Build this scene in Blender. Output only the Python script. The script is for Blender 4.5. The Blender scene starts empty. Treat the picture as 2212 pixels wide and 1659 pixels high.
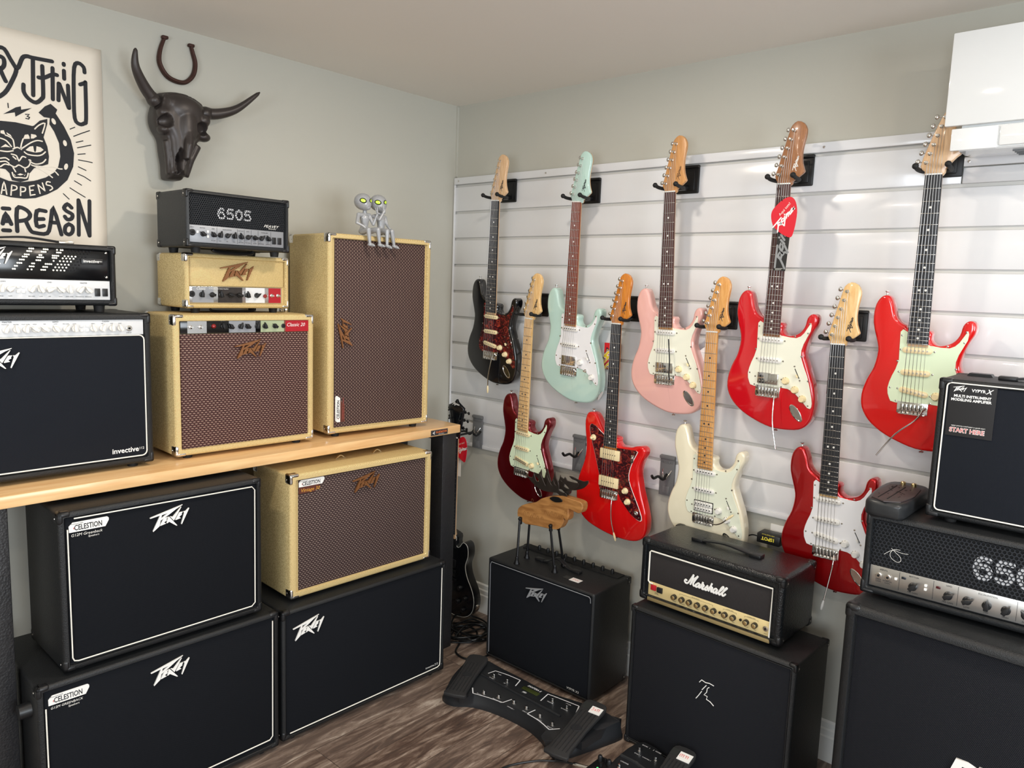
import bpy, bmesh, math, random, json
from mathutils import Vector, Matrix
from math import sin, cos, pi, radians as rad
random.seed(7)
scene = bpy.context.scene
COL = scene.collection

# ---------------- camera ----------------
CAM_POS = Vector((-2.47486, -2.5882, 1.53629))
CAM_F = Vector((0.74270164, 0.65708413, -0.12897568))
CAM_R = Vector((0.66561869, -0.74546848, 0.0350499))
CAM_U = Vector((0.07311657, 0.11188024, 0.99102814))
cd = bpy.data.cameras.new('camera')
cd.sensor_width = 36.0
cd.lens = 1627.88 / 2212 * 36
cd.clip_start = 0.05
cam = bpy.data.objects.new('camera', cd)
COL.objects.link(cam)
cam.matrix_world = Matrix(((CAM_R.x, CAM_U.x, -CAM_F.x, CAM_POS.x), (CAM_R.y, CAM_U.y, -CAM_F.y, CAM_POS.y),
                           (CAM_R.z, CAM_U.z, -CAM_F.z, CAM_POS.z), (0, 0, 0, 1)))
scene.camera = cam

# ---------------- world, view ----------------
w = bpy.data.worlds.new('world'); scene.world = w; w.use_nodes = True
bg = w.node_tree.nodes['Background']
bg.inputs[0].default_value = (0.75, 0.85, 1.0, 1); bg.inputs[1].default_value = 1.0
vs = scene.view_settings
vs.view_transform = 'Standard'; vs.look = 'None'; vs.gamma = 1; vs.exposure = -0.16
vs.use_curve_mapping = False

# ---------------- lights of the room ----------------
H = 2.34                                        # ceiling height
def area(name, loc, rot, sx, sy, power, col, shape='RECTANGLE', spread=pi):
    l = bpy.data.lights.new(name, 'AREA'); l.shape = shape; l.size = sx
    if shape in ('RECTANGLE', 'ELLIPSE'): l.size_y = sy
    l.energy = power; l.color = col; l.spread = spread
    o = bpy.data.objects.new(name, l); COL.objects.link(o); o.location = loc; o.rotation_euler = rot
    return o
WARM = (1.0, 0.89, 0.76)
COOL = (0.86, 0.93, 1.0)
DOWNLIGHTS = [(-0.98, -1.22, 11), (-2.42, -1.05, 9.5), (-0.98, -2.75, 9), (-2.45, -2.75, 9), (-3.6, -1.6, 6), (-1.2, -3.9, 8)]
for i, (x, y, pw) in enumerate(DOWNLIGHTS):
    area('downlight_lamp', (x, y, H - 0.012), (0, 0, 0), 0.11, 0.11, pw, WARM, 'DISK')
# daylight through the two windows behind the camera
area('window_daylight', (-2.0, -5.06, 1.35), (rad(90), 0, 0), 1.7, 1.15, 95, COOL)
area('window_daylight', (-4.26, -2.9, 1.35), (0, rad(-90), 0), 1.15, 1.5, 55, COOL)

# ---------------- mesh helpers ----------------
def srgb(h):
    h = h.lstrip('#'); v = [int(h[i:i+2], 16) / 255 for i in (0, 2, 4)]
    return tuple((c / 12.92 if c <= 0.04045 else ((c + 0.055) / 1.055) ** 2.4) for c in v) + (1,)

class MB:
    def __init__(s): s.bm = bmesh.new(); s.mi = 0
    def vf(s, verts, faces):
        vs_ = [s.bm.verts.new(v) for v in verts]
        for f in faces:
            try: fc = s.bm.faces.new([vs_[i] for i in f]); fc.material_index = s.mi
            except ValueError: pass
        return vs_
    def box(s, c, d, bev=0.0, rot=None, seg=2):
        hx, hy, hz = d[0]/2, d[1]/2, d[2]/2
        vv = [Vector((x, y, z)) for x in (-hx, hx) for y in (-hy, hy) for z in (-hz, hz)]
        tmp = bmesh.new(); t = [tmp.verts.new(v) for v in vv]
        for f in ((0,1,3,2),(4,6,7,5),(0,4,5,1),(2,3,7,6),(0,2,6,4),(1,5,7,3)): tmp.faces.new([t[i] for i in f])
        if bev: bmesh.ops.bevel(tmp, geom=list(tmp.edges), offset=min(bev, hx*.98, hy*.98, hz*.98), segments=seg, affect='EDGES', profile=0.5)
        M_ = Matrix.Translation(Vector(c)) @ (rot.to_4x4() if rot else Matrix.Identity(4))
        tmp.verts.index_update()
        idx = {v.index: s.bm.verts.new(M_ @ v.co) for v in tmp.verts}
        for f in tmp.faces:
            nf = s.bm.faces.new([idx[v.index] for v in f.verts]); nf.material_index = s.mi
        tmp.free()
        return s
    def tube(s, pts, r, seg=8, cap=True, closed=False, sq=None):
        pts = [Vector(p) for p in pts]; n = len(pts)
        rs = r if isinstance(r, (list, tuple)) else [r]*n
        rings = []; up = None
        for i, p in enumerate(pts):
            if closed: t = (pts[(i+1) % n] - pts[i-1])
            else: t = (pts[min(i+1, n-1)] - pts[max(i-1, 0)])
            if t.length < 1e-9: t = Vector((0, 0, 1))
            t.normalize()
            if up is None:
                up = Vector((0, 0, 1)) if abs(t.z) < 0.9 else Vector((1, 0, 0))
            a = up - t * up.dot(t)
            if a.length < 1e-6: a = t.orthogonal()
            a.normalize(); b = t.cross(a); up = a
            k = sq or (1, 1)
            rings.append([s.bm.verts.new(p + (a*cos(2*pi*j/seg)*k[0] + b*sin(2*pi*j/seg)*k[1]) * rs[i]) for j in range(seg)])
        m = n if closed else n-1
        for i in range(m):
            A, B = rings[i], rings[(i+1) % n]
            for j in range(seg):
                f = s.bm.faces.new((A[j], A[(j+1) % seg], B[(j+1) % seg], B[j])); f.material_index = s.mi
        if cap and not closed:
            for R_ in (rings[0][::-1], rings[-1]):
                f = s.bm.faces.new(R_); f.material_index = s.mi
        return s
    def cyl(s, p0, p1, r0, r1=None, seg=16):
        return s.tube([p0, p1], [r0, r0 if r1 is None else r1], seg)
    def lathe(s, prof, o=(0,0,0), axis='z', seg=20):
        o = Vector(o); rings = []
        for r, h in prof:
            ring = []
            for j in range(seg):
                a = 2*pi*j/seg; x, y = r*cos(a), r*sin(a)
                v = {'z': (x, y, h), 'y': (x, h, y), 'x': (h, x, y), '-y': (x, -h, y)}[axis]
                ring.append(s.bm.verts.new(o + Vector(v)))
            rings.append(ring)
        for A, B in zip(rings, rings[1:]):
            for j in range(seg):
                f = s.bm.faces.new((A[j], A[(j+1) % seg], B[(j+1) % seg], B[j])); f.material_index = s.mi
        for R_ in (rings[0], rings[-1]):
            f = s.bm.faces.new(R_); f.material_index = s.mi
        return s
    def ball(s, c, r, sub=2, sc=(1,1,1), rot=None):
        t = bmesh.new(); bmesh.ops.create_icosphere(t, subdivisions=sub, radius=1)
        M_ = Matrix.Translation(Vector(c)) @ (rot.to_4x4() if rot else Matrix.Identity(4)) @ Matrix.Diagonal((r*sc[0], r*sc[1], r*sc[2], 1))
        t.verts.index_update()
        idx = [s.bm.verts.new(M_ @ v.co) for v in t.verts]
        for f in t.faces:
            nf = s.bm.faces.new([idx[v.index] for v in f.verts]); nf.material_index = s.mi
        t.free(); return s
    def loft(s, loops, cap0=True, cap1=True):
        R_ = [[s.bm.verts.new(p) for p in L] for L in loops]; n = len(R_[0])
        for A, B in zip(R_, R_[1:]):
            for j in range(n):
                f = s.bm.faces.new((A[j], A[(j+1) % n], B[(j+1) % n], B[j])); f.material_index = s.mi
        if cap0: f = s.bm.faces.new(R_[0][::-1]); f.material_index = s.mi
        if cap1: f = s.bm.faces.new(R_[-1]); f.material_index = s.mi
        return s
    def puck(s, outline, z0, z1, bev=0.0, mp=None, seg=3, bevback=True):
        """a solid with this 2D outline from z0 to z1 with rounded edges; mp maps (x,y,z)->3D"""
        mp = mp or (lambda x, y, z: (x, y, z)); n = len(outline)
        A = sum(outline[i][0]*outline[(i+1) % n][1] - outline[(i+1) % n][0]*outline[i][1] for i in range(n))
        o = [Vector((p[0], p[1])) for p in (outline if A > 0 else outline[::-1])]
        nr = []
        for i in range(n):
            e = (o[(i+1) % n] - o[i-1]); e.normalize(); nr.append(Vector((-e.y, e.x)))
        def lay(ins, z): return [mp(*(o[i] + nr[i]*ins), z) for i in range(n)]
        L = []
        if bev:
            if bevback:
                for k in range(seg+1):
                    a = pi/2*k/seg; L.append(lay(bev*(1-sin(a)), z0 + bev*(1-cos(a))))
            else: L.append(lay(0, z0))
            for k in range(seg+1):
                a = pi/2*k/seg; L.append(lay(bev*(1-cos(a)), z1 - bev*(1-sin(a))))
        else: L = [lay(0, z0), lay(0, z1)]
        return s.loft(L)
    def build(s, name, mat, parent=None, thr=35, smooth=True, link=True):
        bm = s.bm
        bmesh.ops.recalc_face_normals(bm, faces=list(bm.faces))
        if smooth:
            c = rad(thr)
            for f in bm.faces: f.smooth = True
            for e in bm.edges:
                if len(e.link_faces) == 2: e.smooth = e.calc_face_angle(0) < c
        me = bpy.data.meshes.new(name); bm.to_mesh(me); bm.free()
        for m in (mat if isinstance(mat, (list, tuple)) else [mat]): me.materials.append(m)
        return obj(name, me, parent)

def obj(name, me, parent=None):
    o = bpy.data.objects.new(name, me); COL.objects.link(o)
    if parent is not None: o.parent = parent
    return o
def empty(name, M_=None, loc=None, rz=0.0):
    o = bpy.data.objects.new(name, None); COL.objects.link(o); o.empty_display_size = 0.05
    if M_ is not None: o.matrix_world = M_
    else: o.location = loc or (0, 0, 0); o.rotation_euler = (0, 0, rz)
    return o
def tag(o, label=None, cat=None, group=None, kind=None):
    for k, v in (('label', label), ('category', cat), ('group', group), ('kind', kind)):
        if v: o[k] = v
    return o
def remat(me, ms):
    for i, m in enumerate(ms):
        if i < len(me.materials): me.materials[i] = m
        else: me.materials.append(m)
    return me
def share(name, src, parent, M_):
    c = src.copy(); c.name = name; COL.objects.link(c); c.parent = parent; c.matrix_local = M_; return c
def T(x, y, z): return Matrix.Translation((x, y, z))

FRONT = Matrix.Rotation(pi/2, 4, 'X')              # XY drawing -> upright front face (x right, z up, facing -y)
def curve_mesh(name, cu, parent, mat, M_):
    tmp = bpy.data.objects.new('tmp', cu); COL.objects.link(tmp)
    bpy.context.view_layer.update()
    me = bpy.data.meshes.new_from_object(tmp.evaluated_get(bpy.context.evaluated_depsgraph_get()))
    bpy.data.objects.remove(tmp)
    me.materials.clear(); me.materials.append(mat); me.transform(M_)
    return obj(name, me, parent)
def text(name, body, size, M_, mat, parent, ext=0.0, align='CENTER', shear=0.0, sx=1.0, bold=0.0, sp=1.0):
    cu = bpy.data.curves.new(name, 'FONT'); cu.body = body; cu.size = size; cu.align_x = align; cu.align_y = 'CENTER'
    cu.extrude = ext; cu.shear = shear; cu.offset = bold; cu.resolution_u = 2; cu.space_character = sp
    return curve_mesh(name, cu, parent, mat, M_ @ Matrix.Diagonal((sx, 1, 1, 1)))
def fill(name, polys, M_, mat, parent, ext=0.0):
    cu = bpy.data.curves.new(name, 'CURVE'); cu.dimensions = '2D'; cu.fill_mode = 'BOTH'; cu.extrude = ext
    for P in polys:
        sp = cu.splines.new('POLY'); sp.points.add(len(P)-1)
        for i, p in enumerate(P): sp.points[i].co = (p[0], p[1], 0, 1)
        sp.use_cyclic_u = True
    return curve_mesh(name, cu, parent, mat, M_)
def smooth_path(pts, k=4, closed=False):
    P = [Vector(p) for p in pts]; n = len(P); out = []
    rng = range(n) if closed else range(n-1)
    for i in rng:
        if closed: a, b, c, d = P[i-1], P[i], P[(i+1) % n], P[(i+2) % n]
        else: a, b, c, d = P[max(i-1, 0)], P[i], P[i+1], P[min(i+2, n-1)]
        for j in range(k):
            t = j/k
            out.append(0.5*((2*b) + (c-a)*t + (2*a-5*b+4*c-d)*t*t + (3*b-a-3*c+d)*t**3))
    if not closed: out.append(P[-1])
    return out
def strokes(name, polys, wd, M_, mat, parent, z=0.0, sm=3, raise_=0.0):
    """flat ribbon lettering (raise_=0) or rounded raised lettering"""
    mb = MB(); ni = 0
    for P in polys:
        Q = smooth_path([Vector((p[0], p[1], z)) for p in P], sm) if sm > 1 and len(P) > 2 else [Vector((p[0], p[1], z)) for p in P]
        if raise_: mb.tube(Q, wd/2, 8, sq=(raise_, 1) ); continue
        r = wd/2; ni += 1; off = Vector((0, 0, ni*1e-5))
        Q = [q for k, q in enumerate(Q) if k == 0 or (q-Q[k-1]).length > 1e-6]
        if len(Q) < 2: continue
        cyc = (Q[0]-Q[-1]).length < wd*.02 and len(Q) > 4
        if cyc: Q = Q[:-1]
        n = len(Q); Lf, Rt = [], []
        for k, q in enumerate(Q):
            d0 = (q - Q[k-1]) if (k or cyc) else (Q[1]-q); d1 = (Q[(k+1) % n] - q) if (k < n-1 or cyc) else (q-Q[k-1])
            d0 = d0.normalized(); d1 = d1.normalized(); t = d0+d1
            t = t.normalized() if t.length > 1e-3 else d1
            nn = Vector((-t.y, t.x, 0)); m_ = r/max(.55, nn.dot(Vector((-d1.y, d1.x, 0))))
            Lf.append(q + nn*m_ + off); Rt.append(q - nn*m_ + off)
        V = Lf + Rt; F = [(k, n+k, n+k+1, k+1) for k in range(n-1)]
        if cyc: F.append((n-1, 2*n-1, n, 0))
        else:
            for q, e, s_, ia, ib in ((Q[0], Q[0]-Q[1], 1, 0, n), (Q[-1], Q[-1]-Q[-2], -1, n-1, 2*n-1)):
                a0 = math.atan2(e.y, e.x); st = len(V)
                V += [q + off + Vector((cos(a0+t)*r, sin(a0+t)*r, 0)) for t in (-pi/3, -pi/6, 0, pi/6, pi/3)]
                F.append((ia, st, st+1, st+2, st+3, st+4, ib) if s_ > 0 else (ib, st, st+1, st+2, st+3, st+4, ia))
        mb.vf(V, F)
    mb.bm.transform(M_)
    return mb.build(name, mat, parent, smooth=bool(raise_))

# ---------------- materials ----------------
MATS = {}
def nmat(name):
    m = bpy.data.materials.new(name); m.use_nodes = True
    nt = m.node_tree; return m, nt, nt.nodes['Principled BSDF']
def mat(name, col, rough=0.5, metal=0.0, coat=0.0, bump=None, spec=None, var=None, emit=None):
    if name in MATS: return MATS[name]
    m, nt, b = nmat(name)
    c = srgb(col) if isinstance(col, str) else tuple(col) + ((1,) if len(col) == 3 else ())
    b.inputs['Base Color'].default_value = c; b.inputs['Roughness'].default_value = rough
    b.inputs['Metallic'].default_value = metal; b.inputs['Coat Weight'].default_value = coat
    b.inputs['Coat Roughness'].default_value = 0.04
    if spec is not None: b.inputs['Specular IOR Level'].default_value = spec
    if emit: b.inputs['Emission Color'].default_value = c; b.inputs['Emission Strength'].default_value = emit
    tc = nt.nodes.new('ShaderNodeTexCoord')
    n = nt.nodes.new('ShaderNodeTexNoise'); nt.links.new(tc.outputs['Object'], n.inputs['Vector'])
    if bump:
        n.inputs['Scale'].default_value = bump[0]; n.inputs['Detail'].default_value = 3
        bp = nt.nodes.new('ShaderNodeBump'); bp.inputs['Strength'].default_value = bump[1]; bp.inputs['Distance'].default_value = 0.001
        nt.links.new(n.outputs['Fac'], bp.inputs['Height']); nt.links.new(bp.outputs['Normal'], b.inputs['Normal'])
    amt, vsc = var if var else (0.04, 6)
    n2 = nt.nodes.new('ShaderNodeTexNoise'); n2.inputs['Scale'].default_value = vsc; nt.links.new(tc.outputs['Object'], n2.inputs['Vector'])
    mx = nt.nodes.new('ShaderNodeMix'); mx.data_type = 'RGBA'
    mx.inputs[6].default_value = tuple(v*(1-amt) for v in c[:3]) + (1,); mx.inputs[7].default_value = tuple(min(1, v*(1+amt)) for v in c[:3]) + (1,)
    nt.links.new(n2.outputs['Fac'], mx.inputs[0]); nt.links.new(mx.outputs[2], b.inputs['Base Color'])
    MATS[name] = m; return m
def MN(nt, op, a, b=None, c=None):
    n = nt.nodes.new('ShaderNodeMath'); n.operation = op
    for i, v in enumerate((a, b, c)):
        if v is None: continue
        if isinstance(v, (int, float)): n.inputs[i].default_value = v
        else: nt.links.new(v, n.inputs[i])
    return n.outputs[0]
def xyz(nt):
    tc = nt.nodes.new('ShaderNodeTexCoord'); sp = nt.nodes.new('ShaderNodeSeparateXYZ'); nt.links.new(tc.outputs['Object'], sp.inputs[0])
    return tc.outputs['Object'], sp.outputs[0], sp.outputs[1], sp.outputs[2]
def mixc(nt, f, a, b):
    mx = nt.nodes.new('ShaderNodeMix'); mx.data_type = 'RGBA'
    for s_, v in ((0, f), (6, a), (7, b)):
        if isinstance(v, (tuple, float, int)): mx.inputs[s_].default_value = v
        else: nt.links.new(v, mx.inputs[s_])
    return mx.outputs[2]
def bumpn(nt, h, b, st=0.5, dist=0.001):
    bp = nt.nodes.new('ShaderNodeBump'); bp.inputs['Strength'].default_value = st; bp.inputs['Distance'].default_value = dist
    nt.links.new(h, bp.inputs['Height']); nt.links.new(bp.outputs['Normal'], b.inputs['Normal'])

def m_tweed(name='tweed'):
    m, nt, b = nmat(name); v, x, y, z = xyz(nt)
    tcn = nt.nodes.new('ShaderNodeTexCoord'); sn = nt.nodes.new('ShaderNodeSeparateXYZ'); nt.links.new(tcn.outputs['Normal'], sn.inputs[0])
    side = MN(nt, 'GREATER_THAN', MN(nt, 'ABSOLUTE', sn.outputs[0]), .8)          # the cloth is cut on the bias: stripes only read on front and top
    s = MN(nt, 'ADD', MN(nt, 'SUBTRACT', x, z), y)
    f = MN(nt, 'SINE', MN(nt, 'MULTIPLY', s, 2*pi/0.0044))
    f = MN(nt, 'MINIMUM', MN(nt, 'MAXIMUM', MN(nt, 'MULTIPLY_ADD', f, 0.9, 0.40), 0.0), 1.0)
    no = nt.nodes.new('ShaderNodeTexNoise'); no.inputs['Scale'].default_value = 330; nt.links.new(v, no.inputs['Vector'])
    f1 = MN(nt, 'MULTIPLY', f, MN(nt, 'MULTIPLY_ADD', no.outputs['Fac'], 0.9, 0.5))
    f3 = MN(nt, 'MULTIPLY_ADD', no.outputs['Fac'], 1.6, -.28)
    f2 = MN(nt, 'ADD', MN(nt, 'MULTIPLY', f1, MN(nt, 'SUBTRACT', 1.0, side)), MN(nt, 'MULTIPLY', f3, side))
    nt.links.new(mixc(nt, f2, srgb('#a07c40'), srgb('#f8e6ac')), b.inputs['Base Color'])
    b.inputs['Roughness'].default_value = 0.55; bumpn(nt, f, b, 0.25, 0.0006); return m
def m_dash(name, vertical, px=0.0125, pz=0.0068, dark='#452624', light='#b59686'):
    m, nt, b = nmat(name); v, x, y, z = xyz(nt)
    if vertical: x, z = z, x
    row = MN(nt, 'FLOOR', MN(nt, 'DIVIDE', z, pz))
    sh = MN(nt, 'MULTIPLY', MN(nt, 'MODULO', MN(nt, 'ABSOLUTE', row), 2.0), 0.5)
    fx = MN(nt, 'FRACT', MN(nt, 'ADD', MN(nt, 'DIVIDE', x, px), MN(nt, 'ADD', sh, 50.0)))
    fz = MN(nt, 'FRACT', MN(nt, 'ADD', MN(nt, 'DIVIDE', z, pz), 50.0))
    d = MN(nt, 'MULTIPLY', MN(nt, 'LESS_THAN', fx, 0.55), MN(nt, 'LESS_THAN', fz, 0.30))
    gap = MN(nt, 'MULTIPLY', MN(nt, 'LESS_THAN', fx, 0.62), MN(nt, 'LESS_THAN', fz, 0.55))
    c = mixc(nt, gap, srgb(dark), srgb('#160d0e')); c = mixc(nt, d, c, srgb(light))
    nt.links.new(c, b.inputs['Base Color']); b.inputs['Roughness'].default_value = 0.85; bumpn(nt, d, b, 0.3, 0.0004); return m
def m_cloth(name, c0, c1, per=0.0028):
    m, nt, b = nmat(name); v, x, y, z = xyz(nt)
    a = MN(nt, 'SINE', MN(nt, 'MULTIPLY', MN(nt, 'ADD', x, MN(nt, 'MULTIPLY', z, 0.45)), 2*pi/per))
    c = MN(nt, 'SINE', MN(nt, 'MULTIPLY', MN(nt, 'SUBTRACT', z, MN(nt, 'MULTIPLY', x, 0.45)), 2*pi/per))
    f = MN(nt, 'MAXIMUM', MN(nt, 'MULTIPLY', a, c), 0.0)
    nt.links.new(mixc(nt, f, srgb(c0), srgb(c1)), b.inputs['Base Color']); b.inputs['Roughness'].default_value = 0.9
    b.inputs['Specular IOR Level'].default_value = 0.2
    bumpn(nt, f, b, 0.4, 0.0005); return m
def m_tolex(name, c, sc=420, st=0.55, rough=0.5):
    m, nt, b = nmat(name); v, x, y, z = xyz(nt)
    no = nt.nodes.new('ShaderNodeTexVoronoi'); no.inputs['Scale'].default_value = sc; nt.links.new(v, no.inputs['Vector'])
    n2 = nt.nodes.new('ShaderNodeTexNoise'); n2.inputs['Scale'].default_value = sc*.4; nt.links.new(v, n2.inputs['Vector'])
    h = MN(nt, 'ADD', no.outputs['Distance'], n2.outputs['Fac'])
    nt.links.new(mixc(nt, n2.outputs['Fac'], tuple(k*.85 for k in srgb(c)[:3])+(1,), tuple(k*1.15 for k in srgb(c)[:3])+(1,)), b.inputs['Base Color'])
    b.inputs['Roughness'].default_value = rough; bumpn(nt, h, b, st, 0.0008); return m
def m_wood(name, c0, c1, axis='y', sc=9, st=14, rough=0.35, coat=0.3):
    m, nt, b = nmat(name); v, x, y, z = xyz(nt)
    mp = nt.nodes.new('ShaderNodeMapping'); nt.links.new(v, mp.inputs[0])
    mp.inputs['Scale'].default_value = {'x': (1, st, st), 'y': (st, 1, st), 'z': (st, st, 1)}[axis]
    n = nt.nodes.new('ShaderNodeTexNoise'); n.inputs['Scale'].default_value = sc; n.inputs['Detail'].default_value = 5; n.inputs['Distortion'].default_value = 0.6
    nt.links.new(mp.outputs[0], n.inputs['Vector'])
    cr = nt.nodes.new('ShaderNodeMapRange'); cr.inputs[1].default_value = .3; cr.inputs[2].default_value = .7; nt.links.new(n.outputs['Fac'], cr.inputs[0])
    nt.links.new(mixc(nt, cr.outputs[0], srgb(c0), srgb(c1)), b.inputs['Base Color'])
    b.inputs['Roughness'].default_value = rough; b.inputs['Coat Weight'].default_value = coat; b.inputs['Coat Roughness'].default_value = .08
    return m
def m_tortoise():
    m, nt, b = nmat('tortoiseshell'); v, x, y, z = xyz(nt)
    n = nt.nodes.new('ShaderNodeTexNoise'); n.inputs['Scale'].default_value = 60; n.inputs['Detail'].default_value = 3; n.inputs['Distortion'].default_value = 1.5
    nt.links.new(v, n.inputs['Vector'])
    cr = nt.nodes.new('ShaderNodeValToRGB'); nt.links.new(n.outputs['Fac'], cr.inputs[0])
    e = cr.color_ramp.elements; e[0].position = .40; e[0].color = srgb('#2a0a10'); e[1].position = .72; e[1].color = srgb('#a8402c')
    k = e.new(.55); k.color = srgb('#561219')
    nt.links.new(cr.outputs[0], b.inputs['Base Color']); b.inputs['Roughness'].default_value = .15; b.inputs['Coat Weight'].default_value = .5
    return m
def m_sparkle(name, c0, c1):
    m, nt, b = nmat(name); v, x, y, z = xyz(nt)
    lw = nt.nodes.new('ShaderNodeLayerWeight'); lw.inputs[0].default_value = .35
    nt.links.new(mixc(nt, lw.outputs['Facing'], srgb(c1), srgb(c0)), b.inputs['Base Color'])
    b.inputs['Metallic'].default_value = .75; b.inputs['Roughness'].default_value = .3; b.inputs['Coat Weight'].default_value = 1; b.inputs['Coat Roughness'].default_value = .03
    return m
TOLEX = m_tolex('black_tolex', '#16181a'); TOLEX2 = m_tolex('glossy_black_tolex', '#15181b', 260, 0.9, 0.28)
TWEED = m_tweed()
OX = m_dash('oxblood_grille', False); OXV = m_dash('brown_grille_vertical', True, dark='#3a2422', light='#a08678'); OXD = m_dash('brown_grille', False, dark='#362322', light='#9c877c')
CLOTH = m_cloth('black_grille_cloth', '#0c0e12', '#1c2028'); CLOTHB = m_cloth('blue_black_grille_cloth', '#12151b', '#2b303a'); CLOTH2 = m_cloth('grey_black_grille_cloth', '#1e1c1e', '#5a5654', .0032)
CLOTH3 = m_cloth('charcoal_grille_cloth', '#111215', '#30323a', .0046)
PLAST = mat('black_plastic', '#17181a', .38); RUB = mat('black_rubber', '#101011', .7)
CHROME = mat('chrome', (.78, .77, .75), .12, 1.0); NICK = mat('nickel', (.62, .59, .54), .25, 1.0)
STEEL = mat('brushed_steel', (.68, .66, .63), .35, 1.0, bump=(90, .1))
WHITE = mat('white_paint', '#f1f0ec', .4); PIPE = mat('white_piping', '#f2efe4', .5)
GOLD = mat('gold', (.85, .66, .33), .28, 1.0); BRASS = mat('antique_copper', '#8a5c38', .4, .35)
INK = mat('dark_print', '#26272b', .8); DARK = mat('dark_void', '#08090b', .8)
CREAM = mat('cream_plastic', '#efdcae', .3); PARCH = mat('white_plastic', '#eceae4', .3)
GREYP = mat('grey_panel', '#9a9da2', .4, .3)
BLACKM = mat('black_metal', '#121314', .4, .2)

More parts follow.
